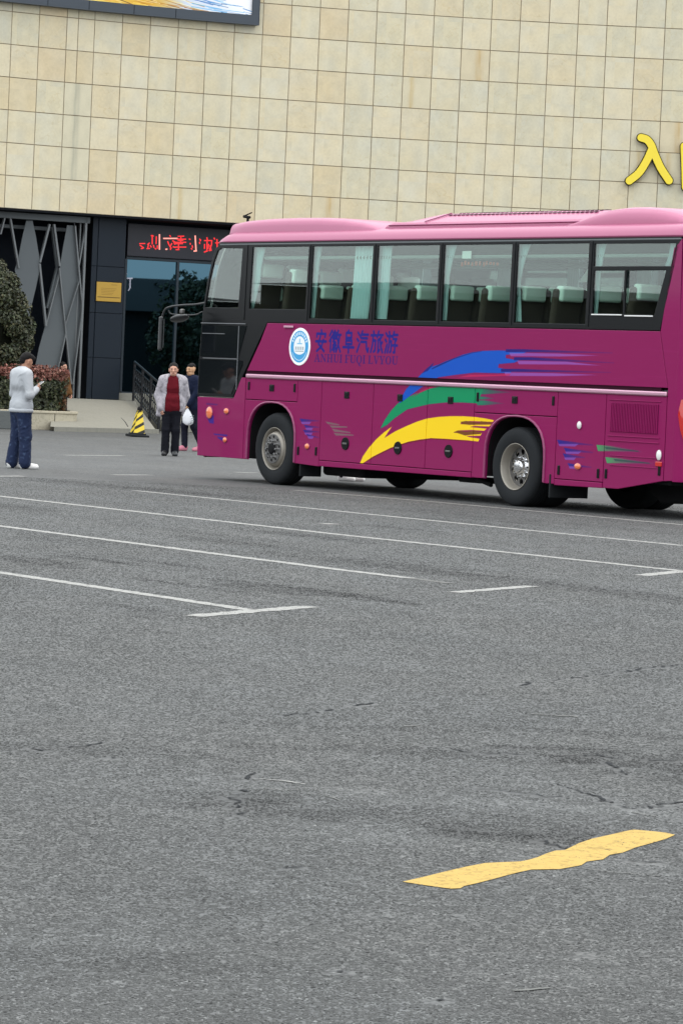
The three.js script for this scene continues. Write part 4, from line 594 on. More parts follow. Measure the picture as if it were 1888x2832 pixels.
{
  // dark back wall of the recess along the whole front, room behind the glass
  const yT = 5.60, [xl] = onEnt(232, 900, 0.5), [xg0] = onEnt(340, 900, 0.95), xg1 = xg0 + 4.4;
  part(station, 'recess_wall', [box(7.6, yT, 0.3, xl - 3.8 + 0.15, yT / 2, -2.0), box(24, yT, 0.3, xg1 + 12, yT / 2, -1.15)], S.navy);
  part(station, 'inner_side_wall', [box(0.2, yT, 8, xg0 - 0.6, yT / 2, -6.2), box(0.2, yT, 8, xg1 + 0.3, yT / 2, -6.2), box(xg1 - xg0 + 1.2, yT, 0.2, (xg0 + xg1) / 2, yT / 2, -9.5)], S.navy);
  part(station, 'hall_ceiling', box(xg1 - xg0 + 1.2, 0.1, 8, (xg0 + xg1) / 2, 4.2, -5.6), S.navy);
  // column of dark slabs
  const cx0 = onEnt(246, 900, 0.42)[0], cx1 = onEnt(338, 900, 0.42)[0], cw = cx1 - cx0;
  const colM = part(station, 'entrance_column', box(cw - 0.04, yT - FLOOR, 1.3, (cx0 + cx1) / 2, (yT + FLOOR) / 2, -1.1), S.black, 'dark blue stone column left of the glass entrance');
  const ys = [FLOOR, onEnt(290, 990, 0.42)[1], onEnt(290, 866, 0.42)[1], onEnt(290, 737, 0.42)[1], yT];
  for (let i = 0; i < 4; i++) { const h = ys[i + 1] - ys[i] - 0.012, y = (ys[i] + ys[i + 1]) / 2; part(colM, 'stone_slab', rbox(cw * 0.17 - 0.01, h, 0.03, 0.006, cx0 + cw * 0.085, y, -0.43), S.navySlab); part(colM, 'stone_slab', rbox(cw * 0.83 - 0.01, h, 0.045, 0.006, cx0 + cw * 0.585, y, -0.42), S.navySlab); part(colM, 'stone_slab', rbox(0.03, h, 1.2, 0.006, cx1 - 0.005, y, -1.05), S.navySlab); }
  // glass front
  const gx = [xg0, onEnt(484, 900, 0.95)[0], 0, 0]; gx[2] = gx[1] + (gx[1] - gx[0]); gx[3] = xg1;
  const yTop = onEnt(400, 719, 0.95)[1], yBot = FLOOR + 0.22;
  for (let i = 0; i < 3; i++) { part(station, 'entrance_glass', box(gx[i + 1] - gx[i] - 0.05, yTop - yBot, 0.012, (gx[i] + gx[i + 1]) / 2, (yTop + yBot) / 2, -0.95), S.pane, i ? null : 'left pane of the entrance glass'); }
  part(station, 'entrance_frame', [...gx.map((x) => rbox(0.07, yTop - yBot, 0.12, 0.008, x, (yTop + yBot) / 2, -0.95)), rbox(xg1 - xg0, 0.08, 0.12, 0.008, (xg0 + xg1) / 2, yTop + 0.03, -0.952), rbox(xg1 - xg0, 0.07, 0.12, 0.008, (xg0 + xg1) / 2, yBot - 0.03, -0.952)], S.frame);
  part(station, 'glass_plinth', rbox(xg1 - xg0 + 0.3, 0.2, 0.5, 0.01, (xg0 + xg1) / 2 - 0.06, FLOOR + 0.095, -1.0), S.concrete, 'pale stone step under the entrance glass');
  part(station, 'lintel', box(xg1 - xg0 + 0.7, yT - yTop - 0.08, 0.25, (xg0 + xg1) / 2, (yT + yTop + 0.08) / 2, -1.08), S.navy);
  part(station, 'entrance_floor', box(30, FLOOR, 9.4, 3, FLOOR / 2 - 0.004, -5.0), S.concrete);
}
// folded metal screen left of the column
{
  const scr = thing('metal_screen', 'grey metal screen of tall folded diamond fins beside the dark column', 'screen', [ENT.o.x, 0, ENT.o.z], ENT.yaw);
  const z5 = (l, e) => l.map(([x, y]) => onEnt(x / 6.031, 580 + y / 6.031, e)), z1 = (l, e) => l.map(([x, y]) => onEnt(x / 2.45, 550 + y / 2.45, e));
  const fin = (pts, e, fold, mat = S.alu) => part(scr, 'folded_fin', (() => { const g = plate(pts, 0.03, 0.004, 0); const xs = pts.map((p) => p[0]), xm = (Math.min(...xs) + Math.max(...xs)) / 2, p = g.attributes.position; for (let i = 0; i < p.count; i++) p.setZ(i, p.getZ(i) - e + fold * (p.getX(i) - xm)); g.computeVertexNormals(); return g; })(), mat);
  fin(z5([[447, 180], [548, 180], [600, 440], [668, 880], [655, 1030], [600, 1300], [520, 1640], [490, 1800], [400, 1560], [330, 1320], [262, 1000], [310, 830], [390, 420]], 0.38), 0.38, 0.10);
  fin(z1([[455, 178], [507, 182], [530, 420], [562, 745], [552, 900], [520, 1090], [492, 1258], [478, 1250], [462, 1040], [445, 915], [425, 720], [402, 470], [425, 330]], 0.38), 0.38, -0.14);
  fin(z1([[400, 480], [424, 720], [444, 912], [420, 1030], [388, 1165], [240, 1165], [270, 1010], [312, 855], [350, 660]], 0.44), 0.44, 0.12);
  fin(z1([[-120, 130], [-60, 130], [-10, 420], [5, 560], [-60, 900], [-130, 700]], 0.38), 0.38, 0.1); fin(z1([[-20, 900], [60, 500], [140, 900], [110, 1160], [-40, 1160]], 0.46), 0.46, -0.1);
  const rod = (a, b, e, w = 0.035, mat = S.aluLight) => { const [A, B] = z1([a, b], e), d = [B[0] - A[0], B[1] - A[1]], L = Math.hypot(...d); part(scr, 'fin_edge', box(w, L, 0.10).rotateZ(-Math.atan2(d[0], d[1])).translate((A[0] + B[0]) / 2, (A[1] + B[1]) / 2, -e), mat); };
  rod([32, 128], [4, 240], 0.36); rod([70, 130], [116, 400], 0.36, 0.045); rod([116, 400], [128, 470], 0.37); rod([336, 172], [270, 430], 0.36, 0.05); rod([268, 440], [312, 862], 0.36, 0.05); rod([366, 172], [404, 455], 0.36, 0.05); rod([352, 190], [388, 470], 0.52, 0.05, S.alu); rod([386, 470], [318, 740], 0.5, 0.05, S.alu); rod([402, 470], [446, 912], 0.35, 0.03); rod([445, 912], [392, 1160], 0.35, 0.03); rod([446, 912], [482, 1255], 0.35, 0.03); rod([556, 760], [492, 1255], 0.34, 0.03); rod([508, 182], [558, 745], 0.35, 0.035); rod([580, 190], [530, 470], 0.36, 0.035); rod([535, 560], [440, 860], 0.33, 0.02); rod([404, 500], [310, 860], 0.40, 0.03);
  const A = onEnt(-40, 590, 0.34), B = onEnt(239, 604, 0.34), C = onEnt(240, 1085, 0.34);
  part(scr, 'top_beam', rbox(B[0] - A[0] + 1.6, 0.17, 0.12, 0.01, (A[0] + B[0]) / 2 - 0.7, (onEnt(120, 601, 0.34)[1]), -0.34), S.alu);
  part(scr, 'inner_beam', rbox(B[0] - A[0] + 1.4, 0.10, 0.08, 0.01, (A[0] + B[0]) / 2 - 0.8, onEnt(120, 632, 0.8)[1], -0.8), S.alu);
  part(scr, 'side_post', [rbox(0.06, B[1] - FLOOR, 0.12, 0.008, B[0] - 0.01, (B[1] + FLOOR) / 2, -0.34), rbox(0.04, B[1] - FLOOR, 0.1, 0.008, B[0] - 0.12, (B[1] + FLOOR) / 2, -0.45)], S.aluLight);
}
// billboard on the stone, its lower edge in view
{
  const u0 = onWall(716, 40, 0.22)[0], yb = onWall(715, 70, 0.24)[1], bb = thing('billboard', 'large billboard with a dark frame and bright streaked picture on the stone wall', 'billboard', [ENT.o.x, 0, ENT.o.z], ENT.yaw);
  const uL = -3.9, H = 3.4, n = 24, arc = (y, o, a = uL, b = u0) => { const r = []; for (let i = 0; i <= n; i++) { const p = toLocal(wallAt(a + (b - a) * i / n, y, o)); r.push([p.x, p.y, p.z]); } return r; };
  const beam = (ya, yc, oa, ob, a, b) => toCreasedNormals(loft([arc(ya, oa, a, b), arc(ya, ob, a, b), arc(yc, ob, a, b), arc(yc, oa, a, b), arc(ya, oa, a, b)]), 0.5);
  const fm = std([0.055, 0.068, 0.085], 0.5, 0.2);
  part(bb, 'frame', [beam(yb, yb + 0.26, 0.02, 0.24), beam(yb + H - 0.26, yb + H, 0.02, 0.24), beam(yb + 0.26, yb + H - 0.26, 0.02, 0.24, u0 - 0.2, u0), beam(yb, yb + H, 0.236, 0.243, u0 - 0.001, u0), beam(yb + 0.26, yb + H - 0.26, 0.02, 0.24, uL, uL + 0.2)], fm);
  part(bb, 'frame_cap', box(0.01, H, 0.22, ...(() => { const p = toLocal(wallAt(u0, yb + H / 2, 0.13)); return [p.x, p.y, p.z]; })()).rotateY(0), fm);
  const t = canvasTex(1024, 512, (g, w, h) => {
    const gr = g.createLinearGradient(0, 0, w, 0); [[0, '#1c2a6a'], [0.42, '#e8dfe8'], [0.5, '#f4e27a'], [0.72, '#e0a520'], [0.82, '#cfd9ea'], [1, '#ffffff']].forEach(([a, c]) => gr.addColorStop(a, c)); g.fillStyle = gr; g.fillRect(0, 0, w, h);
    for (let i = 0; i < 420; i++) { const x = w * rr(0.45, 1), y = h * rr(0.55, 1), c = x > w * 0.82 ? ['#1a62b8', '#3aa0e0', '#ffffff', '#0d3a80'] : ['#c98a10', '#ffe36a', '#4b2a10', '#fff6c8', '#b06a18']; g.strokeStyle = c[Math.floor(rnd() * c.length)]; g.globalAlpha = 0.7; g.lineWidth = rr(1.5, 4); g.beginPath(); g.moveTo(x, y); g.lineTo(x + rr(30, 110), y + rr(6, 30)); g.stroke(); }
    g.globalAlpha = 1; g.fillStyle = '#fbfbff'; g.beginPath(); g.moveTo(w * 0.86, 0); g.lineTo(w, 0); g.lineTo(w, h * 0.94); g.lineTo(w * 0.93, h * 0.90); g.closePath(); g.fill();
  });
  const g = loft([arc(yb + 0.25, 0.18, uL + 0.2, u0 - 0.19), arc(yb + H - 0.25, 0.18, uL + 0.2, u0 - 0.19)]);
  part(bb, 'picture', g, new THREE.MeshStandardMaterial({ map: t, roughness: 0.3 }));
  for (const u of [0.9, 2.1, 3.4, 4.6]) { const p = toLocal(wallAt(u, yb + 0.13, 0.243)); part(bb, 'frame_joint', box(0.012, 0.26, 0.006, p.x, p.y, p.z), S.black); }
}
// yellow characters on the stone at the right
function letter(name, label, strokes, w, group) {
  const at0 = onWall(...strokes[0][0]), g = thing(name, label, 'letter', wallAt(at0[0], at0[1], 0.02).toArray(), wallYaw(at0[0]));
  const mk = (r, d, z) => { const l = []; for (const s of strokes) { const P = s.map((p) => { const [u, y] = onWall(...p); return [u - at0[0], y - at0[1]]; }), c = new THREE.CatmullRomCurve3(P.map(([x, y]) => V(x, y, 0))), n = 40, L = [], R = []; for (let i = 0; i <= n; i++) { const q = c.getPoint(i / n), t = c.getTangent(i / n); L.push([q.x - t.y * r, q.y + t.x * r]); R.push([q.x + t.y * r, q.y - t.x * r]); } const e = c.getPoint(1), te = c.getTangent(1), s0 = c.getPoint(0), ts = c.getTangent(0), arc = (q, t, a0) => { const o = []; for (let i = 1; i < 10; i++) { const a = a0 - Math.PI * i / 10, k = Math.cos(a), m = Math.sin(a); o.push([q.x + r * (k * t.x - m * t.y), q.y + r * (k * t.y + m * t.x)]); } return o; }; const pts = [...L, ...arc(e, te, Math.PI / 2), ...R.reverse(), ...arc(s0, ts, -Math.PI / 2)]; l.push(plate(pts, d - l.length * 0.004, 0, z + l.length * 0.0025)); } return l; };
  part(g, 'letter_body', mk(w, 0.13, 0.13), std([0.03, 0.026, 0.008], 0.6)); part(g, 'letter_face', mk(w * 0.82, 0.03, 0.152), phys([0.92, 0.72, 0.05], 0.5));
  return g;
}
{
  const z = (l) => l.map(([x, y]) => [944 + x / 1.661, y / 1.661]);
  letter('yellow_letter', 'yellow two-stroke character fixed to the stone wall above the coach rear', [z([[1372, 634], [1398, 643], [1418, 668], [1432, 705], [1462, 772], [1500, 831]]), z([[1420, 690], [1400, 735], [1362, 795], [1318, 832]])], 0.125);
  letter('yellow_letter', 'yellow square character cut off by the right edge of the photo', [z([[1568, 672], [1572, 770], [1574, 862]]), z([[1568, 674], [1660, 680], [1742, 686]]), z([[1742, 686], [1740, 780], [1736, 872]]), z([[1574, 856], [1660, 862], [1736, 868]])], 0.105);
}
// gold plaque, running red text, lettering on the glass, small lamp
const entThing = (name, label, cat, px, py, e) => thing(name, label, cat, ENT.o.clone().addScaledVector(ENT.t, onEnt(px, py, e)[0]).addScaledVector(ENT.n, -e).setY(onEnt(px, py, e)[1]).toArray(), ENT.yaw);
{
  const g = entThing('gold_plaque', 'gold plaque with fine engraved lines on the dark column', 'plaque', 301, 807.5, 0.40), a = onEnt(267, 807, 0.4), b = onEnt(335.5, 807, 0.4), c = onEnt(301, 781, 0.4), d = onEnt(301, 834.5, 0.4), w = b[0] - a[0], h = c[1] - d[1];
  const t = canvasTex(256, 200, (k) => { k.fillStyle = '#b8933f'; k.fillRect(0, 0, 256, 200); k.fillStyle = '#8a6a2a'; k.fillRect(150, 22, 60, 5); for (let i = 0; i < 5; i++) k.fillRect(44 + i * 2, 62 + i * 16, 160 - i * 12, 4); k.fillStyle = '#5d4820'; k.fillRect(12, 152, 232, 8); });
  const plq = rbox(w, h, 0.04, 0.008, 0, 0, 0, 2); const p = plq.attributes.position, uv = plq.attributes.uv; for (let i = 0; i < p.count; i++) uv.setXY(i, p.getX(i) / w + 0.5, p.getY(i) / h + 0.5);
  part(g, 'plate', plq, new THREE.MeshStandardMaterial({ map: t, roughness: 0.42, metalness: 0.35 })); part(g, 'back_frame', rbox(w + 0.05, h + 0.05, 0.03, 0.008, 0, 0, -0.012), S.black);
}
{
  const e = 0.80, g = entThing('led_sign', 'dark sign box with red glowing characters over the entrance glass', 'sign', 480, 670, e), O = onEnt(480, 670, e), a = onEnt(356, 620, e), b = onEnt(760, 690, e), yt = onEnt(430, 622, e)[1], yb = onEnt(430, 712, e)[1];
  part(g, 'sign_box', rbox(b[0] - a[0], yt - yb, 0.14, 0.01, (a[0] + b[0]) / 2 - O[0], (yt + yb) / 2 - O[1], -0.08), std([0.014, 0.014, 0.024], 0.4));
  const red = new THREE.MeshStandardMaterial({ color: 0x200000, emissive: col(1, 0.03, 0.035), emissiveIntensity: 0.75, roughness: 0.5 }), hot = new THREE.MeshStandardMaterial({ color: 0x301010, emissive: col(1, 0.34, 0.28), emissiveIntensity: 0.85, roughness: 0.5 });
  const seg = (l, name, mat, w) => part(g, name, l.map(([x0, y0, x1, y1]) => { const A = onEnt(340 + x0 / 5.227, 580 + y0 / 5.227, e), B = onEnt(340 + x1 / 5.227, 580 + y1 / 5.227, e), d = [B[0] - A[0], B[1] - A[1]], L = Math.max(0.03, Math.hypot(...d)); return box(w, L + 0.02, 0.01).rotateZ(-Math.atan2(d[0], d[1])).translate((A[0] + B[0]) / 2 - O[0], (A[1] + B[1]) / 2 - O[1], -0.002 + rr(-0.0015, 0.0015)); }), mat);
  seg([[245, 490, 320, 488], [252, 515, 300, 552], [300, 552, 268, 562], [372, 500, 360, 560], [350, 562, 388, 560], [385, 482, 362, 500], [426, 370, 426, 495], [412, 376, 442, 380], [486, 390, 482, 490], [400, 520, 412, 540], [445, 515, 450, 545], [470, 560, 476, 566], [500, 520, 500, 560]], 'glowing_text', red, 0.028);
  seg([[531, 360, 531, 572], [590, 415, 790, 415], [622, 572, 640, 570], [1046, 378, 1058, 590], [1030, 598, 1066, 594]], 'glowing_text', hot, 0.035);
  seg([[680, 374, 690, 386], [650, 460, 665, 500], [665, 500, 700, 556], [710, 488, 690, 520], [690, 560, 690, 575], [732, 452, 752, 500], [730, 535, 760, 545], [800, 384, 882, 382], [785, 424, 910, 426], [840, 400, 836, 480], [720, 450, 800, 490], [760, 472, 912, 470], [750, 490, 865, 490], [806, 490, 806, 570], [730, 540, 912, 540], [770, 577, 812, 577], [800, 440, 870, 440]], 'glowing_text', red, 0.028);
  seg([[962, 425, 972, 428], [974, 485, 976, 500], [1004, 520, 1008, 545], [990, 560, 1000, 570], [1114, 428, 1118, 432], [1108, 470, 1112, 490], [1124, 440, 1120, 448]], 'glowing_text', red, 0.028);
  seg([[1180, 446, 1288, 446], [1216, 404, 1222, 440], [1218, 462, 1216, 602], [1178, 612, 1222, 592], [1286, 450, 1282, 505], [1282, 505, 1250, 592], [1182, 500, 1180, 560], [1240, 500, 1232, 560], [1262, 520, 1276, 590], [1320, 410, 1328, 426], [1360, 430, 1366, 600], [1340, 480, 1420, 476]], 'glowing_text', red, 0.03);
}
{ const e = 0.92, g = entThing('glass_lettering', 'white hooked character on the left edge of the entrance glass', 'lettering', 358, 785, e), O = onEnt(358, 785, e), Q = (x, y) => { const p = onEnt(x, y, e); return [p[0] - O[0], p[1] - O[1], 0]; }; const w = std([0.55, 0.56, 0.66], 0.6); part(g, 'stroke', [bar(Q(351, 770), Q(367, 770), 0.022, 6), bar(Q(360, 770), Q(359.5, 797), 0.022, 6), bar(Q(359.5, 797), Q(355, 804), 0.018, 6), bar(Q(346, 756), Q(352, 758), 0.018, 6)], w); }
{ const e = 0.5, g = entThing('ceiling_lamp', 'small white lamp under the stone edge above the column', 'lamp', 330, 612, e); part(g, 'lamp_body', new THREE.CylinderGeometry(0.05, 0.035, 0.12, 12), M.white); part(g, 'lamp_arm', bar([0, 0.06, 0], [0, 0.16, -0.04], 0.012, 6), M.black); }

// ramp, kerb and steps up to the entrance
{
  const A = onGround(150, 1193), B = onGround(440, 1199.5), W = (px, py, e, y) => { const [u] = onEnt(px, py, e); const p = ENT.o.clone().addScaledVector(ENT.t, u).addScaledVector(ENT.n, -e); return V(p.x, y, p.z); };
  const C = W(372, 1107, 0.25, FLOOR), D = W(150, 1095, 0.25, FLOOR);
  const kerbY = 0.11, quad = (p, uvs = 1) => { const g = new THREE.BufferGeometry(); g.setAttribute('position', new THREE.Float32BufferAttribute(p.flatMap((v) => [v.x, v.y, v.z]), 3)); g.setAttribute('uv', new THREE.Float32BufferAttribute(p.flatMap((v) => [v.x * uvs, -v.z * uvs]), 2)); g.setIndex([0, 1, 2, 0, 2, 3]); g.computeVertexNormals(); return g; };
  const a1 = A.clone().setY(kerbY), b1 = B.clone().setY(kerbY), back = ENT.n.clone().multiplyScalar(-1);
  const a2 = a1.clone().addScaledVector(back, 0.25), b2 = b1.clone().addScaledVector(back, 0.25);
  const ramp = tag(part(scene, 'entrance_ramp', quad([a2, b2, C, D], 0.5), S.concrete), 'pale concrete ramp rising to the dark entrance', null, null, 'structure');
  part(ramp, 'ramp_side', [quad([b2, B.clone().addScaledVector(back, 0.25).setY(0), C.clone().setY(0), C], 0.5)], S.concrete);
  const kerb = tag(part(scene, 'kerb', [quad([A, B, b1, a1]), quad([a1, b1, b2, a2])], S.concrete), 'low concrete kerb at the foot of the ramp', null, null, 'structure');
  const crackP = (l) => l.map(([x, y]) => { const f = (1193 - y) / 95, e0 = a2.clone().lerp(b2, (x - 150) / 290), e1 = D.clone().lerp(C, (x - 150) / 222); return e0.lerp(e1, Math.max(0, Math.min(1, f))); });
  const cp = crackP([[340, 1160], [352, 1172], [362, 1188]]); part(ramp, 'crack', [0, 1].map((i) => bar(cp[i].clone().setY(cp[i].y + 0.001), cp[i + 1].clone().setY(cp[i + 1].y + 0.001), 0.012, 5)), crackMat);
  const steps = tag(thing('entrance_steps', null, null, [ENT.o.x, 0, ENT.o.z], ENT.yaw), 'concrete steps up to the glass entrance behind the railing', null, null, 'structure');
  const c = toLocal(C); for (let i = 0; i < 5; i++) part(steps, 'step', rbox(6.5, 0.15, 0.42 + (4 - i) * 0.0, 0.012, c.x + 3.35, 0.075 + i * 0.15, 1.9 - i * 0.4), S.concrete);
}
{ // wrought railing down the steps
  const W = (px, py, e, y) => { const [u] = onEnt(px, py, e); const p = ENT.o.clone().addScaledVector(ENT.t, u).addScaledVector(ENT.n, -e); return V(p.x, y, p.z); };
  const A = W(369, 1107, 0.1, FLOOR), B = onGround(438, 1196), g = thing('stair_railing', 'dark wrought iron railing sloping down beside the ramp', 'railing', [B.x, 0, B.z]);
  const L = (t, h) => A.clone().lerp(B, t).add(V(0, h, 0)).sub(V(B.x, 0, B.z)), iron = std([0.045, 0.050, 0.056], 0.4, 0.6), ironD = std([0.014, 0.015, 0.018], 0.6, 0.3), H = (t) => 1.04 + 0.2 * t;
  part(g, 'handrail', [bar(L(0, H(0)), L(1, H(1)), 0.032), bar(L(0, H(0) - 0.17), L(1, H(1) - 0.17), 0.018)], iron);
  part(g, 'lower_rail', [bar(L(0, 0.16), L(1, 0.16), 0.02), bar(L(0, 0.55), L(1, 0.62), 0.016)], iron);
  for (const t of [0, 0.33, 0.66, 1]) part(g, 'post', bar(L(t, 0), L(t, H(t)), 0.036), ironD);
  for (let i = 0; i < 15; i++) { const t = (i + 0.5) / 15; part(g, 'baluster', bar(L(t, 0.16), L(t, H(t) - 0.17), 0.013, 6), ironD); }
  const dir = L(1, 0).sub(L(0, 0)).normalize();
  for (let i = 0; i < 14; i++) { const t = (i + 1) / 15; [0.34, 0.72].forEach((h, k) => { const p = L(t, h + k * 0.1 * t); const q = new THREE.TorusGeometry(0.085, 0.014, 6, 14, 5).applyQuaternion(new THREE.Quaternion().setFromUnitVectors(V(1, 0, 0), dir)); part(g, 'scroll', q.translate(p.x, p.y, p.z), iron); }); }
}
// striped traffic cone
{
  const p = onGround(380, 1208.5), g = thing('traffic_cone', 'square yellow and black striped traffic cone on a black base by the railing', 'traffic cone', [p.x, 0, p.z], 0.35);
  const t = canvasTex(256, 256, (k) => { k.fillStyle = '#e3c53a'; k.fillRect(0, 0, 256, 256); k.fillStyle = '#17160f'; for (let i = -1; i < 4; i++) { k.beginPath(); const y = 30 + i * 84; k.moveTo(0, y + 62); k.lineTo(256, y); k.lineTo(256, y + 34); k.lineTo(0, y + 96); k.fill(); } });
  const side = new THREE.CylinderGeometry(0.075, 0.205, 0.56, 4, 4, true).rotateY(Math.PI / 4).toNonIndexed(); side.computeVertexNormals();
  const uv = side.attributes.uv; for (let i = 0; i < uv.count; i++) uv.setX(i, uv.getX(i) * 4);
  t.wrapS = THREE.RepeatWrapping;
  part(g, 'cone_body', side.translate(0, 0.34, 0), new THREE.MeshStandardMaterial({ map: t, roughness: 0.5 }));
  part(g, 'base', [rbox(0.46, 0.06, 0.46, 0.02, 0, 0.03, 0), rbox(0.34, 0.04, 0.34, 0.015, 0, 0.075, 0)], M.rubber);
  part(g, 'top_knob', [new THREE.SphereGeometry(0.06, 12, 8).translate(0, 0.66, 0), new THREE.CylinderGeometry(0.05, 0.075, 0.05, 12).translate(0, 0.62, 0)], M.matte);
  g.rotation.z = -0.05;
}
// planter, hedge and round tree
const leafG = (list, size, tones, mat) => {                   // bent diamond leaves with their own small tone differences
  const pos = [], nor = [], c = [];
  for (const [p, n, s, tone] of list) {
    const d = n.clone().normalize(), t = V(rr(-1, 1), rr(-1, 1), rr(-1, 1)).cross(d).normalize(), b = d.clone().cross(t), L = s, W = s * 0.36;
    const v = [p.clone().addScaledVector(t, -L / 2), p.clone().addScaledVector(b, W).addScaledVector(d, s * 0.08), p.clone().addScaledVector(t, L / 2).addScaledVector(d, -s * 0.12), p.clone().addScaledVector(b, -W).addScaledVector(d, s * 0.08)];
    for (const i of [0, 1, 2, 0, 2, 3]) pos.push(v[i].x, v[i].y, v[i].z);
    const k = rr(0.75, 1.3); for (let i = 0; i < 6; i++) c.push(tone[0] * k, tone[1] * k, tone[2] * k);
  }
  const g = new THREE.BufferGeometry(); g.setAttribute('position', new THREE.Float32BufferAttribute(pos, 3)); g.setAttribute('color', new THREE.Float32BufferAttribute(c, 3)); g.computeVertexNormals(); return g;
};
const leafMat = new THREE.MeshPhysicalMaterial({ vertexColors: true, roughness: 0.55, side: THREE.DoubleSide });
function clumpLeaves(n, clumps, size, tones, seedOff = 0) {   // clumps: [centre, radius]
  const l = [];
  for (let i = 0; i < n; i++) { const [c, r] = clumps[Math.floor(rnd() * clumps.length)], d = V(rr(-1, 1), rr(-1, 1), rr(-1, 1)).normalize(), q = r * (0.55 + 0.5 * Math.cbrt(rnd())); l.push([c.clone().addScaledVector(d, q), d.clone().add(V(rr(-0.8, 0.8), rr(-0.3, 1.0), rr(-0.8, 0.8))), size * rr(0.7, 1.35), tones[Math.floor(rnd() * tones.length)]]); }
  return l;
}
{
  const F0 = V(-10.2, 0, -82.6), F1 = V(-6.44, 0, -86.95), dir = F1.clone().sub(F0).normalize(), nin = V(dir.z, 0, -dir.x); if (nin.z > 0) nin.negate();
  const pl = thing('planter', 'low raised planter with a grey block at its left and a rounded cream stone end', 'planter', [F1.x, 0, F1.z]);
  const R = (p) => p.clone().sub(V(F1.x, 0, F1.z)), yT = 0.47;
  const outline = (inset) => { const pts = [], a = F0.clone().addScaledVector(nin, inset), b = F1.clone().addScaledVector(dir, -0.45).addScaledVector(nin, inset), c = F1.clone().addScaledVector(dir, -0.45).addScaledVector(nin, 0.45), r = 0.45 - inset; pts.push(a, b); for (let i = 1; i <= 8; i++) { const t = Math.PI / 2 * i / 8; pts.push(c.clone().addScaledVector(nin, -r * Math.cos(t)).addScaledVector(dir, r * Math.sin(t))); } pts.push(F1.clone().addScaledVector(dir, -inset).addScaledVector(nin, 1.75), F0.clone().addScaledVector(nin, 1.75)); return pts.map((p) => { const q = R(p); return [q.x, -q.z]; }); };
  const ext = (pts, h, y, bev) => new THREE.ExtrudeGeometry(shapeOf(pts), { depth: h - 2 * bev, bevelEnabled: bev > 0, bevelThickness: bev, bevelSize: bev, bevelOffset: -bev, bevelSegments: 2 }).rotateX(-Math.PI / 2).translate(0, y + bev, 0);
  const stone = std(0xffffff, 0.85, 0, { map: worn([0.50, 0.455, 0.35], 0.72, 61) });
  stone.map.repeat.set(0.9, 0.9);
  part(pl, 'planter_wall', ext(outline(0.03), yT - 0.06, 0, 0.008), stone); part(pl, 'coping', ext(outline(0), 0.062, yT - 0.0615, 0.012), stone);
  part(pl, 'soil', ext(outline(0.2), 0.03, yT - 0.01, 0), std([0.02, 0.015, 0.01], 1));
  const gb = R(F0.clone().lerp(F1, 0.30)).addScaledVector(nin, -0.02); part(pl, 'grey_block', rbox(3.3, 0.44, 0.22, 0.02, 0, 0.22, 0).rotateY(-Math.atan2(dir.z, dir.x)).translate(gb.x, 0, gb.z).translate(dir.x * -0.25, 0, dir.z * -0.25), std(0xffffff, 0.8, 0, { map: worn([0.13, 0.14, 0.14], 0.8, 71) }), 'grey stone block at the left of the planter');
  const sj = [0.62, 0.82].map((t) => { const p = R(F0.clone().lerp(F1, t)); return box(0.012, yT - 0.07, 0.012, p.x - nin.x * -0.026, (yT - 0.07) / 2, p.z - nin.z * -0.026); }); part(pl, 'stone_joint', sj, crackMat);
  // hedge
  const h = thing('hedge', 'clipped dark green hedge with reddish young tips in the raised planter', 'hedge', [F1.x, yT, F1.z]);
  const green = [[0.030, 0.042, 0.014], [0.022, 0.030, 0.012], [0.045, 0.055, 0.018], [0.016, 0.020, 0.010], [0.085, 0.09, 0.045]], red = [[0.22, 0.075, 0.055], [0.16, 0.05, 0.035], [0.28, 0.12, 0.09], [0.11, 0.045, 0.025]], brown = [[0.12, 0.06, 0.022], [0.08, 0.045, 0.018], [0.16, 0.07, 0.03]];
  const HY = 1.02, lg = [], lr = [], at = (s, w, y) => { const q = R(F0.clone().addScaledVector(dir, s).addScaledVector(nin, w)); return V(q.x, y, q.z); }, len = F0.distanceTo(F1) - 0.50;
  for (let i = 0; i < 15000; i++) {
    const s = rr(0, len), face = rnd(); let w, y, n;
    if (face < 0.62) { w = 0.16 + 0.16 * rnd() ** 1.5; y = rr(0.02, HY); n = nin.clone().negate(); } else if (face < 0.86) { w = rr(0.18, 1.5); y = HY - 0.12 * rnd(); n = V(0, 1, 0); } else { w = rr(0.18, 1.5); y = rr(0, HY); n = dir.clone(); }
    const ss = face >= 0.86 ? len - 0.16 * rnd() : s, bump = 0.10 * N3(ss * 2.2, w * 2, y * 2.2) + 0.06 * N3(ss * 6, w * 6, y * 6);
    const p = at(ss, w, y).addScaledVector(n, bump * 0.8), end = face >= 0.86 || ss > len - 0.14, top = y > HY - 0.24 - 0.08 * N2(ss * 3, w * 3);
    n.add(V(rr(-0.9, 0.9), rr(-0.5, 0.9), rr(-0.9, 0.9)));
    (top ? lr : lg).push([p, n, rr(0.05, 0.10), top ? red[Math.floor(rnd() * 4)] : end && rnd() < 0.7 ? brown[Math.floor(rnd() * 3)] : green[Math.floor(rnd() * 5)]]);
  }
  for (let i = 0; i < 900; i++) { const s = rr(0, len); lr.push([at(s, rr(0.16, 1.4), HY + rr(-0.02, 0.10)), V(rr(-1, 1), rr(-0.2, 1), rr(-1, 1)), rr(0.04, 0.09), red[Math.floor(rnd() * 4)]]); }
  const core = at(0, 0.85, 0), ang = -Math.atan2(dir.z, dir.x), mid = at(len / 2, 0.84, HY / 2 - 0.06);
  part(h, 'branches', rbox(len - 0.25, HY - 0.22, 1.12, 0.12, 0, 0, 0, 3).rotateY(ang).translate(mid.x, mid.y, mid.z), std([0.008, 0.008, 0.005], 1));
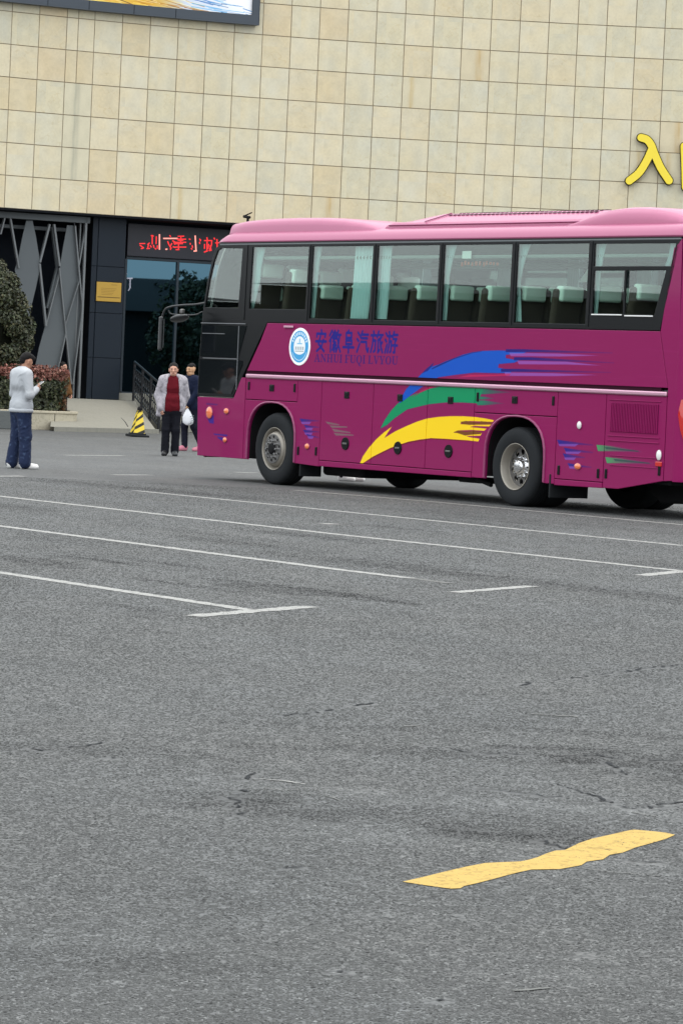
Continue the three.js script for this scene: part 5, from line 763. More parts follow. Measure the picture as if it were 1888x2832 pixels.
  part(h, 'foliage', leafG(lg), leafMat, 'dark green leaves of the hedge'); part(h, 'red_shoots', leafG(lr), leafMat, 'reddish young leaves on top of the hedge');
  // round evergreen at the left edge
  const c0 = atDepth(-38, 1010, 86.4), tr = thing('evergreen_tree', 'dense dark olive evergreen at the left edge, rising behind the hedge', 'tree', [c0.x, yT, c0.z]);
  const ctr = V(0, 1.95, 0), cl = []; for (let i = 0; i < 230; i++) { const d = V(rr(-1, 1), rr(-1, 1), rr(-1, 1)).normalize(), k = d.y > 0 ? 1 - 0.28 * d.y : 1; cl.push([V(ctr.x + d.x * 0.98 * k, ctr.y + d.y * (d.y > 0 ? 1.55 : 1.5), ctr.z + d.z * 0.98 * k), rr(0.16, 0.30)]); }
  const tones = [[0.030, 0.038, 0.013], [0.022, 0.028, 0.011], [0.046, 0.050, 0.018], [0.060, 0.056, 0.022], [0.014, 0.019, 0.008], [0.045, 0.058, 0.024]];
  part(tr, 'crown', leafG(clumpLeaves(50000, cl, 0.078, tones)), leafMat);
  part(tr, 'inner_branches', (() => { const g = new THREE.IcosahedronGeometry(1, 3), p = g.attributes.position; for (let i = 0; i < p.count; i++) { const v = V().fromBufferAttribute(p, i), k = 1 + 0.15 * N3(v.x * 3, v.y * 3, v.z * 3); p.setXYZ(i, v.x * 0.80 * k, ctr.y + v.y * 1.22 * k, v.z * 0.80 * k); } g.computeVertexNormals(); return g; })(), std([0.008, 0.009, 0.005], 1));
  part(tr, 'trunk', bar([0, 0, 0], [0, 1.6, 0], 0.09, 10, 0.06), std([0.05, 0.035, 0.025], 0.95));
}
// what the glass mirrors, outside the photo: low houses and trees on both sides of the coach park
{
  function lowHouse(name, label, c, len, dep, h, yaw, roofH) {
    const g = thing(name, label, 'building', c, yaw), wallM = std([0.03, 0.033, 0.034], 0.9), roofM = std([0.028, 0.03, 0.034], 0.8);
    const wm = part(g, 'wall', box(len, h, dep, 0, h / 2, 0), wallM);
    for (let i = 0; i < Math.floor(len / 4); i++) part(g, 'window', rbox(1.6, 1.3, 0.06, 0.02, -len / 2 + 2 + i * 4, h * 0.58, dep / 2 + 0.01), M.dark);
    part(g, 'roof', loft([[[-len / 2 - 0.5, h + 0.002, -dep / 2 - 0.5], [len / 2 + 0.5, h + 0.002, -dep / 2 - 0.5]], [[-len / 2 + dep / 2, h + roofH, 0], [len / 2 - dep / 2, h + roofH, 0]], [[-len / 2 - 0.5, h + 0.002, dep / 2 + 0.5], [len / 2 + 0.5, h + 0.002, dep / 2 + 0.5]]]), roofM);
  }
  function plainTree(label, x, z, H, r) {
    const t = thing('broadleaf_tree', label, 'tree', [x, 0, z], 0, 'trees outside the photo mirrored in the glass'), cl = [], tones = [[0.035, 0.05, 0.02], [0.025, 0.035, 0.016], [0.05, 0.06, 0.025]];
    for (let i = 0; i < 26; i++) { const d = V(rr(-1, 1), rr(-0.9, 1), rr(-1, 1)).normalize().multiplyScalar(rr(0.5, 1)); cl.push([V(d.x * r, H * 0.58 + d.y * H * 0.36, d.z * r), r * rr(0.22, 0.4)]); }
    part(t, 'crown', leafG(clumpLeaves(2600, cl, 0.28, tones)), leafMat); part(t, 'trunk', bar([0, 0, 0], [0, H * 0.6, 0], 0.14, 8, 0.08), std([0.05, 0.04, 0.03], 0.95));
  }
  const lb = 'leafy tree outside the photo, mirrored in the glass';
  lowHouse('service_building', 'long low grey house beyond the right edge, mirrored in the entrance glass', [58, 0, -47], 56, 8, 4.5, -2.2 + Math.PI, 1.7);
  lowHouse('depot_building', 'long low grey house beyond the left edge, mirrored in the coach windows', [-53, 0, -47.6], 44, 8, 4.0, Math.atan2(0.934, 0.357), 0.35);
  lowHouse('depot_building', 'lower grey house beyond the left edge, mirrored in the driver window', [-39.8, 0, -82.2], 30, 8, 3.5, Math.atan2(0.934, 0.357), 0.3);
  for (let i = 0; i < 36; i++) { const t = (i - 17.5) * 3.6, x = 47 + 0.6 * t + rr(-1, 1), z = -56 + 0.8 * t + rr(-1, 1); plainTree(lb, x, z, rr(5.2, 7.0), rr(2.0, 3.2)); }
  for (let i = 0; i < 9; i++) { const t = (i - 4) * 4.4, x = -40 - 0.357 * t + rr(-1, 1), z = -63 + 0.934 * t + rr(-1, 1); plainTree(lb, x, z, rr(2.6, 3.6), rr(1.0, 1.6)); }
}

// ---------------------------------------------------------------- people: tapered limbs joined by a smooth field, meshed on a grid
function fieldMesh(prims, cell, wob = 0, wobF = 9, sd = 0) {
  let lo = [1e9, 1e9, 1e9], hi = [-1e9, -1e9, -1e9];
  for (const p of prims) { const r = Math.max(p.ra, p.rb) * Math.max(1, p.sq ?? 1, p.sx ?? 1) + 0.03; for (let i = 0; i < 3; i++) { lo[i] = Math.min(lo[i], p.a[i] - r, p.b[i] - r); hi[i] = Math.max(hi[i], p.a[i] + r, p.b[i] + r); } }
  const n = lo.map((l, i) => Math.ceil((hi[i] - l) / cell) + 3), F = new Float32Array(n[0] * n[1] * n[2]).fill(0.5), id = (i, j, k) => (k * n[1] + j) * n[0] + i;
  for (const p of prims) {
    const sq = p.sq ?? 1, sx = p.sx ?? 1, kk = p.k ?? 0.02, R = Math.max(p.ra, p.rb) * Math.max(1, sq, sx) + kk + cell * 2;
    const b0 = [0, 1, 2].map((i) => Math.max(0, Math.floor((Math.min(p.a[i], p.b[i]) - R - lo[i]) / cell))), b1 = [0, 1, 2].map((i) => Math.min(n[i] - 1, Math.ceil((Math.max(p.a[i], p.b[i]) + R - lo[i]) / cell)));
    const d = [0, 1, 2].map((i) => p.b[i] - p.a[i]), dd = d[0] * d[0] + d[1] * d[1] + d[2] * d[2] + 1e-9;
    for (let k = b0[2]; k <= b1[2]; k++) for (let j = b0[1]; j <= b1[1]; j++) for (let i = b0[0]; i <= b1[0]; i++) {
      const x = lo[0] + i * cell - p.a[0], y = lo[1] + j * cell - p.a[1], z = lo[2] + k * cell - p.a[2], t = Math.max(0, Math.min(1, (x * d[0] + y * d[1] + z * d[2]) / dd));
      const ex = (x - t * d[0]) / sx, ey = y - t * d[1], ez = (z - t * d[2]) / sq, v = Math.hypot(ex, ey, ez) - (p.ra + (p.rb - p.ra) * t), q = id(i, j, k), f = F[q];
      if (p.cut) { F[q] = Math.max(f, -v); continue; }
      const h = Math.max(kk - Math.abs(f - v), 0) / kk; F[q] = Math.min(f, v) - h * h * kk * 0.25;
    }
  }
  if (wob) for (let k = 0; k < n[2]; k++) for (let j = 0; j < n[1]; j++) for (let i = 0; i < n[0]; i++) { const q = id(i, j, k); if (Math.abs(F[q]) < wob * 3 + cell * 2) { const x = lo[0] + i * cell, y = lo[1] + j * cell, z = lo[2] + k * cell; const w1 = N3(x * 3 + sd, y * 3, z * 3), u = y * 1.5 + x * 0.6 + 0.25 * w1; F[q] += wob * (0.6 * N3(x * wobF * 0.45 + sd, u * wobF * 0.9, z * wobF * 0.45) + 0.55 * (Math.abs(N3(x * wobF * 0.6 + 5, u * wobF * 1.5 + sd, z * wobF * 0.6)) - 0.3)); } }
  const at = new Int32Array(F.length).fill(-1), pos = [], idx = [];
  for (let k = 0; k < n[2] - 1; k++) for (let j = 0; j < n[1] - 1; j++) for (let i = 0; i < n[0] - 1; i++) {
    let m = 0, sx = 0, sy = 0, sz = 0; const c = [];
    for (let q = 0; q < 8; q++) c.push(F[id(i + (q & 1), j + (q >> 1 & 1), k + (q >> 2))]);
    for (const [u, v] of [[0, 1], [2, 3], [4, 5], [6, 7], [0, 2], [1, 3], [4, 6], [5, 7], [0, 4], [1, 5], [2, 6], [3, 7]]) if ((c[u] < 0) !== (c[v] < 0)) { const t = c[u] / (c[u] - c[v]); m++; sx += (u & 1) + t * ((v & 1) - (u & 1)); sy += (u >> 1 & 1) + t * ((v >> 1 & 1) - (u >> 1 & 1)); sz += (u >> 2) + t * ((v >> 2) - (u >> 2)); }
    if (m) { at[id(i, j, k)] = pos.length / 3; pos.push(lo[0] + (i + sx / m) * cell, lo[1] + (j + sy / m) * cell, lo[2] + (k + sz / m) * cell); }
  }
  for (let k = 1; k < n[2] - 1; k++) for (let j = 1; j < n[1] - 1; j++) for (let i = 1; i < n[0] - 1; i++) {
    const f = F[id(i, j, k)] < 0;
    const face = (g, a, b, c, d) => { if (f === g) return; if (f) idx.push(a, b, c, a, c, d); else idx.push(a, c, b, a, d, c); };
    face(F[id(i + 1, j, k)] < 0, at[id(i, j - 1, k - 1)], at[id(i, j, k - 1)], at[id(i, j, k)], at[id(i, j - 1, k)]);
    face(F[id(i, j + 1, k)] < 0, at[id(i - 1, j, k - 1)], at[id(i - 1, j, k)], at[id(i, j, k)], at[id(i, j, k - 1)]);
    face(F[id(i, j, k + 1)] < 0, at[id(i - 1, j - 1, k)], at[id(i, j - 1, k)], at[id(i, j, k)], at[id(i - 1, j, k)]);
  }
  const g = new THREE.BufferGeometry(); g.setAttribute('position', new THREE.Float32BufferAttribute(pos, 3)); g.setIndex(idx); g.computeVertexNormals();
  return g;
}
const cap = (a, b, ra, rb = ra, k = 0.03, more = {}) => ({ a, b, ra, rb, k, ...more });
const lerp3 = (a, b, t) => a.map((v, i) => v + (b[i] - v) * t);
function handPrims(w, f, n, curl = 0.5, side = 1) {          // wrist, finger direction, palm normal
  const F = V(...f).normalize(), Nn = V(...n); Nn.addScaledVector(F, -Nn.dot(F)).normalize(); const R = F.clone().cross(Nn), W = V(...w), A = (v) => [v.x, v.y, v.z], out = [];
  for (const o of [-0.024, 0, 0.024]) out.push(cap(A(W.clone().addScaledVector(R, o * 0.6)), A(W.clone().addScaledVector(F, 0.085).addScaledVector(R, o)), 0.017, 0.014, 0.012));
  [[-0.030, 0.034, 0.022], [-0.010, 0.042, 0.026], [0.010, 0.040, 0.025], [0.029, 0.030, 0.020]].forEach(([o, l1, l2]) => {
    const b = W.clone().addScaledVector(F, 0.09).addScaledVector(R, o), d1 = F.clone().multiplyScalar(Math.cos(curl)).addScaledVector(Nn, Math.sin(curl)), d2 = F.clone().multiplyScalar(Math.cos(curl * 2.2)).addScaledVector(Nn, Math.sin(curl * 2.2)), m = b.clone().addScaledVector(d1, l1), e = m.clone().addScaledVector(d2, l2);
    out.push(cap(A(b), A(m), 0.0095, 0.009, 0.004), cap(A(m), A(e), 0.009, 0.0075, 0.004));
  });
  const tb = W.clone().addScaledVector(F, 0.03).addScaledVector(R, -0.03 * side), tm = tb.clone().addScaledVector(F, 0.03).addScaledVector(R, -0.022 * side).addScaledVector(Nn, 0.012), te = tm.clone().addScaledVector(F, 0.028).addScaledVector(Nn, 0.014);
  out.push(cap(A(tb), A(tm), 0.012, 0.010, 0.008), cap(A(tm), A(te), 0.010, 0.008, 0.004));
  return out;
}
function headPrims(c, fwd, tilt = 0) {                        // c: centre of the head; local +z turned by fwd, bowed by tilt
  const q = new THREE.Quaternion().setFromEuler(new THREE.Euler(tilt, fwd, 0, 'YXZ')), T = (x, y, z) => { const v = V(x, y, z).applyQuaternion(q); return [c[0] + v.x, c[1] + v.y, c[2] + v.z]; };
  return { T, prims: [
    cap(T(0, 0.035, -0.018), T(0, 0.025, 0.005), 0.083, 0.080, 0.02, { sx: 0.93 }), cap(T(0, -0.03, 0.02), T(0, -0.065, 0.040), 0.062, 0.042, 0.03), cap(T(-0.025, -0.07, 0.036), T(0.025, -0.07, 0.036), 0.030, 0.030, 0.02),
    cap(T(-0.034, -0.012, 0.062), T(0.034, -0.012, 0.062), 0.020, 0.020, 0.02), cap(T(0, 0.012, 0.083), T(0, -0.022, 0.100), 0.009, 0.014, 0.012), cap(T(-0.013, -0.026, 0.092), T(0.013, -0.026, 0.092), 0.009, 0.009, 0.008),
    cap(T(-0.040, 0.022, 0.076), T(0.040, 0.022, 0.076), 0.011, 0.011, 0.015), cap(T(-0.018, -0.050, 0.080), T(0.018, -0.050, 0.080), 0.007, 0.007, 0.006), cap(T(-0.016, -0.060, 0.078), T(0.016, -0.060, 0.078), 0.008, 0.008, 0.005),
    cap(T(-0.079, 0.015, -0.005), T(-0.080, -0.025, 0.0), 0.017, 0.012, 0.008, { sx: 0.6 }), cap(T(0.079, 0.015, -0.005), T(0.080, -0.025, 0.0), 0.017, 0.012, 0.008, { sx: 0.6 }),
  ] };
}
const skinMat = (c) => phys(c, 0.55, { sheen: 0.2 });
const eyeMat = std([0.012, 0.009, 0.008], 0.25), lipMat = std([0.25, 0.09, 0.075], 0.6);
function face(h, T) {                                          // eyes, brows and mouth as small parts of the head
  part(h, 'eyes', [-1, 1].map((s) => new THREE.SphereGeometry(0.0095, 10, 6).scale(1.3, 0.7, 0.7).translate(...T(s * 0.032, 0.008, 0.084))), eyeMat);
  part(h, 'eyebrows', [-1, 1].map((s) => bar(T(s * 0.017, 0.031, 0.089), T(s * 0.050, 0.030, 0.077), 0.0055, 6)), eyeMat);
  part(h, 'lips', bar(T(-0.021, -0.055, 0.088), T(0.021, -0.055, 0.088), 0.0055, 6), lipMat);
}
function shoe(g, x, z, yaw, mat, y = 0, pitch = 0, name = 'shoe') {
  const m = part(g, name, fieldMesh([cap([0, 0.05, -0.07], [0, 0.045, 0.02], 0.046, 0.046, 0.03), cap([0, 0.04, 0.02], [0, 0.030, 0.15], 0.046, 0.036, 0.03), cap([0, 0.075, -0.065], [0, 0.10, -0.06], 0.042, 0.040, 0.03), cap([-0.012, 0.014, -0.07], [-0.012, 0.014, 0.15], 0.032, 0.034, 0.012, {}), cap([0.012, 0.014, -0.07], [0.012, 0.014, 0.15], 0.032, 0.034, 0.012)].map((p) => ({ ...p, a: [p.a[0], Math.max(p.a[1], 0.02), p.a[2]], b: [p.b[0], Math.max(p.b[1], 0.02), p.b[2]] })), 0.010), mat);
  m.position.set(x, y + 0.012, z); m.rotation.set(pitch, yaw, 0, 'YXZ');
  return m;
}
function person(o) {
  const g = thing('person', o.label, 'person', o.at, o.turn), J = o.J;
  const legs = (e, cuff) => ['R', 'L'].flatMap((s) => [cap(J['hip' + s], J['knee' + s], 0.088 + e, 0.062 + e, 0.05), cap(J['knee' + s], J['ank' + s], 0.060 + e, (cuff ?? 0.042) + e * 0.4, 0.04)]);
  const torso = (e) => [cap(lerp3(J.shR, J.shL, 0.18), lerp3(J.shR, J.shL, 0.82), 0.085 + e, 0.085 + e, 0.06), cap([J.chest[0] - 0.075, J.chest[1], J.chest[2]], [J.chest[0] + 0.075, J.chest[1], J.chest[2]], 0.108 + e, 0.108 + e, 0.08), cap([J.waist[0] - 0.065, J.waist[1], J.waist[2]], [J.waist[0] + 0.065, J.waist[1], J.waist[2]], 0.103 + e + (o.belly ?? 0), 0.103 + e + (o.belly ?? 0), 0.08), cap(lerp3(J.hipR, J.hipL, 0.1), lerp3(J.hipR, J.hipL, 0.9), 0.108 + e, 0.108 + e, 0.08)];
  const arms = (e, wr = 0.03) => ['R', 'L'].flatMap((s) => [cap(J['sh' + s], J['el' + s], 0.055 + e, 0.044 + e, 0.05), cap(J['el' + s], J['wr' + s], 0.043 + e, wr + e, 0.03)]);
  const H = headPrims(J.head, o.headTurn ?? 0, o.headTilt ?? 0), neck = [cap([J.shR[0] / 2 + J.shL[0] / 2, J.shR[1] + 0.02, J.shR[2] / 2 + J.shL[2] / 2], lerp3(J.head, [J.head[0], J.head[1] - 0.1, J.head[2] - 0.02], 0.8), 0.058, 0.055, 0.04)];
  const body = fieldMesh([...torso(-0.012), ...arms(-0.006), ...legs(-0.010, 0.034), ...neck], 0.014), head = fieldMesh([...H.prims, ...neck], 0.006), hands = ['R', 'L'].map((s) => fieldMesh([...handPrims(J['wr' + s], o['hand' + s][0], o['hand' + s][1], o['hand' + s][2] ?? 0.5, s === 'R' ? 1 : -1), cap(lerp3(J['wr' + s], J['el' + s], 0.12), J['wr' + s], 0.03, 0.024, 0.02)], 0.0045));
  const bm = part(g, 'body', [body, head, ...hands], skinMat(o.skin ?? [0.40, 0.215, 0.135]));
  face(bm, H.T);
  const hairP = o.hair ? o.hair(H.T) : [cap(H.T(0, 0.06, -0.03), H.T(0, 0.045, -0.01), 0.083, 0.083, 0.02), cap(H.T(0, 0.01, -0.05), H.T(0, -0.01, -0.05), 0.068, 0.064, 0.02)];
  part(g, 'hair', fieldMesh([...hairP, { ...cap(H.T(0, -0.012, 0.085), H.T(0, -0.06, 0.06), 0.072, 0.07), cut: true }], 0.008, 0.004, 40), o.hairMat ?? std([0.010, 0.009, 0.009], 0.7));
  o.dress(g, { torso, arms, legs, neck, J, H });
  for (const [s, k] of [['R', 0], ['L', 1]]) shoe(g, ...o.shoes[k]);
  return g;
}
// man on the left, looking at his phone
{
  const p = onGround(56, 1296), J = { head: [0, 1.585, 0.055], shR: [-0.19, 1.40, -0.02], shL: [0.19, 1.40, -0.02], chest: [0, 1.26, -0.015], waist: [0, 1.06, 0.01], hipR: [-0.085, 0.90, 0], hipL: [0.085, 0.90, 0], kneeR: [-0.11, 0.49, 0.03], kneeL: [0.10, 0.49, 0.0], ankR: [-0.13, 0.09, 0.03], ankL: [0.12, 0.09, -0.06], elR: [-0.255, 1.10, 0.0], wrR: [-0.085, 1.18, 0.19], elL: [0.245, 1.11, 0.0], wrL: [0.07, 1.13, 0.20] };
  const a = person({
    label: 'man in a light grey sweatshirt, blue jeans and white sneakers looking down at a phone', at: [p.x - 0.02, 0, p.z], turn: 2.15, J, headTilt: 0.45, headTurn: 0, skin: [0.40, 0.20, 0.125],
    handR: [[0.25, 0.55, 0.75], [0.9, 0.2, -0.3], 0.7], handL: [[-0.2, 0.35, 0.9], [-0.5, 0.8, -0.2], 0.6],
    hair: (T) => [cap(T(0, 0.066, -0.025), T(0, 0.075, 0.035), 0.082, 0.06, 0.03), cap(T(0, 0.10, 0.03), T(0, 0.105, 0.085), 0.042, 0.030, 0.03), cap(T(0, 0.02, -0.055), T(0, 0.0, -0.055), 0.066, 0.058, 0.03)],
    shoes: [[-0.13, 0.06, -0.18, M.white], [0.12, -0.03, 0.12, M.white]],
    dress: (g, { torso, arms, legs }) => {
      const knit = std([0.44, 0.46, 0.485], 0.95), sw = [...torso(0.016), cap([-0.07, 0.93, 0], [0.07, 0.93, 0], 0.142, 0.142, 0.05), ...arms(0.021, 0.034), cap([-0.05, 1.43, 0.0], [0.05, 1.43, 0.0], 0.085, 0.085, 0.04)];
      part(g, 'sweatshirt', fieldMesh([...sw, { ...cap([-0.3, 0.72, 0], [0.3, 0.72, 0], 0.12), cut: true }, { ...cap([0, 1.56, 0.06], [0, 1.62, 0.06], 0.085), cut: true }], 0.012, 0.006, 10, 3), knit);
      part(g, 'hem_band', new THREE.TorusGeometry(1, 0.17, 8, 40).rotateX(Math.PI / 2).scale(0.205, 0.19, 0.142).translate(0, 0.865, 0), knit);
      const jg = fieldMesh([cap([-0.07, 0.86, 0], [0.07, 0.86, 0], 0.122, 0.122, 0.05), ...legs(0.030, 0.080)], 0.012, 0.010, 12, 8), ps = jg.attributes.position, c = [];
      for (let i = 0; i < ps.count; i++) { const n = N3(ps.getX(i) * 11, ps.getY(i) * 9, ps.getZ(i) * 11) + 0.5 * N3(ps.getX(i) * 30, ps.getY(i) * 26, ps.getZ(i) * 30), k = n > 0.55 ? Math.min(1, (n - 0.55) * 2.2) : 0; c.push(0.006 + 0.03 * k, 0.016 + 0.045 * k, 0.055 + 0.07 * k); }
      jg.setAttribute('color', new THREE.Float32BufferAttribute(c, 3));
      part(g, 'jeans', jg, new THREE.MeshStandardMaterial({ vertexColors: true, roughness: 0.9 }));
    },
  });
  const ph = thing('phone', 'white phone held up by the man in the grey sweatshirt', 'phone', [0, 0, 0]); a.updateMatrixWorld(true);
  const c = V(0.0, 1.262, 0.285).applyMatrix4(a.matrixWorld); ph.position.copy(c); ph.rotation.set(0, 2.15, 0); ph.rotation.order = 'YXZ'; ph.rotation.x = 0.95;
  part(ph, 'phone_case', rbox(0.078, 0.155, 0.010, 0.004), M.white); part(ph, 'phone_screen', rbox(0.068, 0.142, 0.003, 0.001, 0, 0, -0.0062), M.dark);
}
// man in the middle facing the camera
{
  const p = onGround(470, 1261), J = { head: [0.0, 1.58, 0.015], shR: [-0.19, 1.39, -0.01], shL: [0.19, 1.39, -0.01], chest: [0, 1.25, 0.0], waist: [0, 1.04, 0.02], hipR: [-0.085, 0.89, 0], hipL: [0.085, 0.89, 0], kneeR: [-0.095, 0.48, 0.03], kneeL: [0.09, 0.48, 0.02], ankR: [-0.095, 0.09, 0.02], ankL: [0.085, 0.09, -0.03], elR: [-0.265, 1.11, -0.04], wrR: [-0.20, 0.88, 0.07], elL: [0.25, 1.12, -0.07], wrL: [0.17, 0.90, -0.12] };
  person({
    label: 'man facing the camera in an open grey jacket over a dark red sweater', at: [p.x, 0, p.z], turn: 0.04, J, belly: 0.012, skin: [0.52, 0.275, 0.195],
    handR: [[0.15, -0.9, 0.2], [0.6, 0, -0.6], 0.6], handL: [[-0.3, -0.9, -0.1], [-0.5, 0, -0.6], 0.6],
    shoes: [[-0.095, 0.06, -0.12, std([0.012, 0.012, 0.013], 0.4)], [0.085, 0.0, 0.12, std([0.03, 0.034, 0.036], 0.45)]],
    dress: (g, { torso, arms, legs }) => {
      part(g, 'sweater', fieldMesh([...torso(0.008), cap([-0.07, 0.90, 0.01], [0.07, 0.90, 0.01], 0.132, 0.130, 0.05), cap([0, 1.43, 0.0], [0, 1.45, 0.0], 0.070, 0.066, 0.03), { ...cap([-0.3, 0.70, 0], [0.3, 0.70, 0], 0.125), cut: true }], 0.012, 0.008, 12, 5), std([0.105, 0.006, 0.012], 0.9));
      const jk = fieldMesh([...torso(0.026), cap([-0.08, 0.92, -0.01], [0.08, 0.92, -0.01], 0.155, 0.150, 0.05), cap([-0.19, 0.99, 0.0], [-0.23, 0.76, 0.02], 0.075, 0.06, 0.06), cap([0.17, 0.99, -0.02], [0.18, 0.80, -0.03], 0.07, 0.05, 0.06), ...arms(0.026, 0.04), cap([-0.06, 1.42, -0.03], [0.06, 1.42, -0.03], 0.085, 0.085, 0.04), { ...cap([0.0, 1.50, 0.13], [0.015, 0.75, 0.20], 0.105, 0.165), sx: 1.0, cut: true }, { ...cap([-0.4, 0.56, 0], [0.4, 0.60, 0], 0.15), cut: true }], 0.012, 0.008, 12, 9), q = jk.attributes.position, c = [];
      for (let i = 0; i < q.count; i++) { const n = N3(q.getX(i) * 16, q.getY(i) * 10, q.getZ(i) * 16) + 0.4 * N3(q.getX(i) * 40, q.getY(i) * 30, q.getZ(i) * 40), k = n > 0.3 ? 0.72 : 1; c.push(0.36 * k, 0.34 * k, 0.37 * k); }
      jk.setAttribute('color', new THREE.Float32BufferAttribute(c, 3));
      part(g, 'jacket', jk, new THREE.MeshStandardMaterial({ vertexColors: true, roughness: 0.9 }));
      part(g, 'trousers', fieldMesh([cap([-0.07, 0.86, 0], [0.07, 0.86, 0], 0.125, 0.125, 0.05), ...legs(0.014, 0.070)], 0.012, 0.007, 11, 2), std([0.008, 0.0085, 0.013], 0.85));
    },
  });
}
// man behind him, in navy, carrying a white bag
{
  const p = onGround(533, 1248), J = { head: [0.0, 1.60, 0.03], shR: [-0.18, 1.40, 0.0], shL: [0.18, 1.40, 0.0], chest: [0, 1.26, 0.0], waist: [0, 1.05, 0.0], hipR: [-0.08, 0.90, 0], hipL: [0.08, 0.90, 0], kneeR: [-0.09, 0.50, 0.06], kneeL: [0.09, 0.49, -0.04], ankR: [-0.09, 0.10, 0.04], ankL: [0.09, 0.11, -0.24], elR: [-0.25, 1.12, -0.06], wrR: [-0.21, 0.91, 0.04], elL: [0.22, 1.14, 0.02], wrL: [0.15, 0.93, 0.16] };
  const navy = std([0.007, 0.011, 0.030], 0.85), turn = -0.9, at = [p.x - 0.08, 0, p.z];
  const a = person({
    label: 'man in dark navy clothes and pink sneakers half hidden behind the coach front', at, turn, J, headTurn: 0.2, skin: [0.50, 0.28, 0.15],
    handR: [[0.05, -0.95, 0.1], [0.9, 0, 0.1], 1.0], handL: [[-0.1, -0.9, 0.3], [-0.8, 0, 0.3], 0.9],
    hair: (T) => [cap(T(0, 0.07, -0.03), T(0, 0.062, 0.01), 0.074, 0.066, 0.02), cap(T(0, 0.03, -0.05), T(0, 0.0, -0.05), 0.056, 0.05, 0.02)],
    shoes: [[-0.09, 0.08, 0.1, std([0.55, 0.20, 0.26], 0.6)], [0.09, -0.22, -0.05, std([0.55, 0.20, 0.26], 0.6), 0.02, 0.15]],
    dress: (g, { torso, arms, legs }) => {
      part(g, 'jacket', fieldMesh([...torso(0.022), cap([-0.075, 0.90, 0], [0.075, 0.90, 0], 0.135, 0.135, 0.05), ...arms(0.022, 0.038), cap([0, 1.44, 0], [0, 1.47, 0.01], 0.075, 0.07, 0.03), { ...cap([-0.3, 0.70, 0], [0.3, 0.70, 0], 0.11), cut: true }], 0.012, 0.009, 11, 6), navy);
      part(g, 'trousers', fieldMesh([cap([-0.07, 0.86, 0], [0.07, 0.86, 0], 0.12, 0.12, 0.05), ...legs(0.012, 0.055)], 0.012, 0.006, 11, 7), std([0.010, 0.011, 0.020], 0.85));
    },
  });
  a.updateMatrixWorld(true);
  const hand = V(0.14, 0.85, 0.18).applyMatrix4(a.matrixWorld), b = thing('plastic_bag', 'white plastic bag hanging from the hand of the man in navy', 'bag', hand.toArray(), 0.25);
  const rows = [[0, 0.012, 0.012], [-0.03, 0.03, 0.02], [-0.07, 0.05, 0.03], [-0.12, 0.075, 0.045], [-0.18, 0.098, 0.052], [-0.24, 0.108, 0.055], [-0.29, 0.10, 0.05], [-0.315, 0.06, 0.03], [-0.32, 0.005, 0.005]].map(([y, w, d], j) => { const r = []; for (let i = 0; i <= 28; i++) { const t = i / 28 * Math.PI * 2, k = 1 + 0.14 * Math.sin(t * 5 + j * 0.8) * (j < 4 ? 1 : 0.4) + 0.06 * N3(Math.cos(t) * 2, j * 0.7, Math.sin(t) * 2); r.push([Math.cos(t) * w * k - y * 0.12, y + 0.02 * Math.sin(t * 2) * (j > 4 ? 1 : 0), Math.sin(t) * d * k]); } return r; });
  part(b, 'bag_body', loft(rows), std([0.74, 0.75, 0.78], 0.5));
  part(b, 'printed_lines', [0, 1, 2, 3].map((i) => box(0.075 - i * 0.012, 0.011, 0.004, 0.035 + rr(-0.02, 0.02), -0.17 - i * 0.045, 0.066 + (i === 0 ? -0.006 : 0)).rotateZ(0.25)), std([0.20, 0.24, 0.24], 0.7));
}
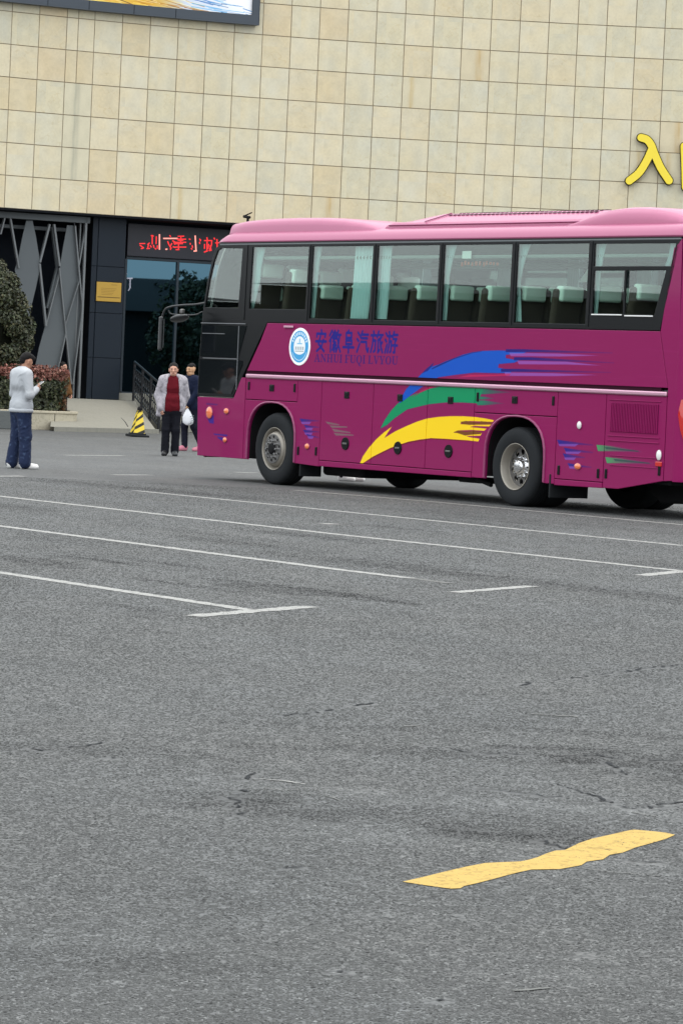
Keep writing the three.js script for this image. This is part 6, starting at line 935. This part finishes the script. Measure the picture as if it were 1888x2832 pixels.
// person beyond the hedge, in brown
{
  const c = atDepth(176, 1022, 89.2), J = { head: [0, 1.56, 0.03], shR: [-0.17, 1.38, 0], shL: [0.17, 1.38, 0], chest: [0, 1.24, 0], waist: [0, 1.04, 0], hipR: [-0.08, 0.89, 0], hipL: [0.08, 0.89, 0], kneeR: [-0.09, 0.48, 0.02], kneeL: [0.09, 0.48, 0.02], ankR: [-0.09, 0.09, 0], ankL: [0.09, 0.09, 0], elR: [-0.24, 1.10, 0], wrR: [-0.20, 0.90, 0.12], elL: [0.24, 1.10, 0], wrL: [0.20, 0.90, 0.12] };
  const brown = std([0.13, 0.062, 0.024], 0.9);
  person({
    label: 'person in a brown jacket standing just beyond the end of the hedge', at: [c.x - 0.02, Math.max(0, c.y - 1.60), c.z], turn: 0.9, J, skin: [0.52, 0.28, 0.20], handR: [[0, -0.9, 0.3], [0.9, 0, 0], 0.5], handL: [[0, -0.9, 0.3], [-0.9, 0, 0], 0.5],
    shoes: [[-0.09, 0.02, -0.1, M.matte], [0.09, 0.02, 0.1, M.matte]],
    dress: (g, { torso, arms, legs }) => { part(g, 'jacket', fieldMesh([...torso(0.02), ...arms(0.02, 0.036), cap([0, 1.42, 0], [0, 1.45, 0], 0.075, 0.07, 0.03)], 0.014, 0.008, 11, 6), brown); part(g, 'trousers', fieldMesh(legs(0.012, 0.055), 0.014, 0.005, 11, 7), std([0.02, 0.02, 0.022], 0.9)); },
  });
}
// someone on the far side of the coach, of whom only the sneakers show
{
  const p = onGround(952, 1318), n = V(-Math.sin(BUS.yaw), 0, Math.cos(BUS.yaw)), base = V(BUS.x, 0, BUS.z).addScaledVector(n, -2.85), r = ray(952, 1314), t = base.clone().sub(V(0, EYE, 0)).dot(n) / r.dot(n), at = r.multiplyScalar(t);
  const J = { head: [0, 1.58, 0.02], shR: [-0.18, 1.40, 0], shL: [0.18, 1.40, 0], chest: [0, 1.25, 0], waist: [0, 1.04, 0], hipR: [-0.08, 0.89, 0], hipL: [0.08, 0.89, 0], kneeR: [-0.09, 0.48, 0.02], kneeL: [0.12, 0.48, 0.06], ankR: [-0.10, 0.09, 0], ankL: [0.12, 0.09, 0.08], elR: [-0.24, 1.12, 0], wrR: [-0.22, 0.88, 0.05], elL: [0.24, 1.12, 0], wrL: [0.22, 0.88, 0.05] };
  person({
    label: 'person hidden behind the coach, only white sneakers visible under its side', at: [at.x, 0, at.z], turn: 1.3, J, handR: [[0, -1, 0.2], [0.9, 0, 0], 0.5], handL: [[0, -1, 0.2], [-0.9, 0, 0], 0.5],
    shoes: [[-0.10, 0.03, -0.2, M.white], [0.12, 0.10, 0.25, M.white]],
    dress: (g, { torso, arms, legs }) => { part(g, 'jacket', fieldMesh([...torso(0.02), ...arms(0.02, 0.036), cap([0, 1.42, 0], [0, 1.45, 0], 0.075, 0.07, 0.03)], 0.014, 0.008, 11, 6), std([0.02, 0.022, 0.03], 0.9)); part(g, 'trousers', fieldMesh([cap([-0.07, 0.86, 0], [0.07, 0.86, 0], 0.12, 0.12, 0.05), ...legs(0.012, 0.055)], 0.014, 0.005, 11, 7), std([0.012, 0.012, 0.016], 0.9)); },
  });
}

renderer.render(scene, camera);
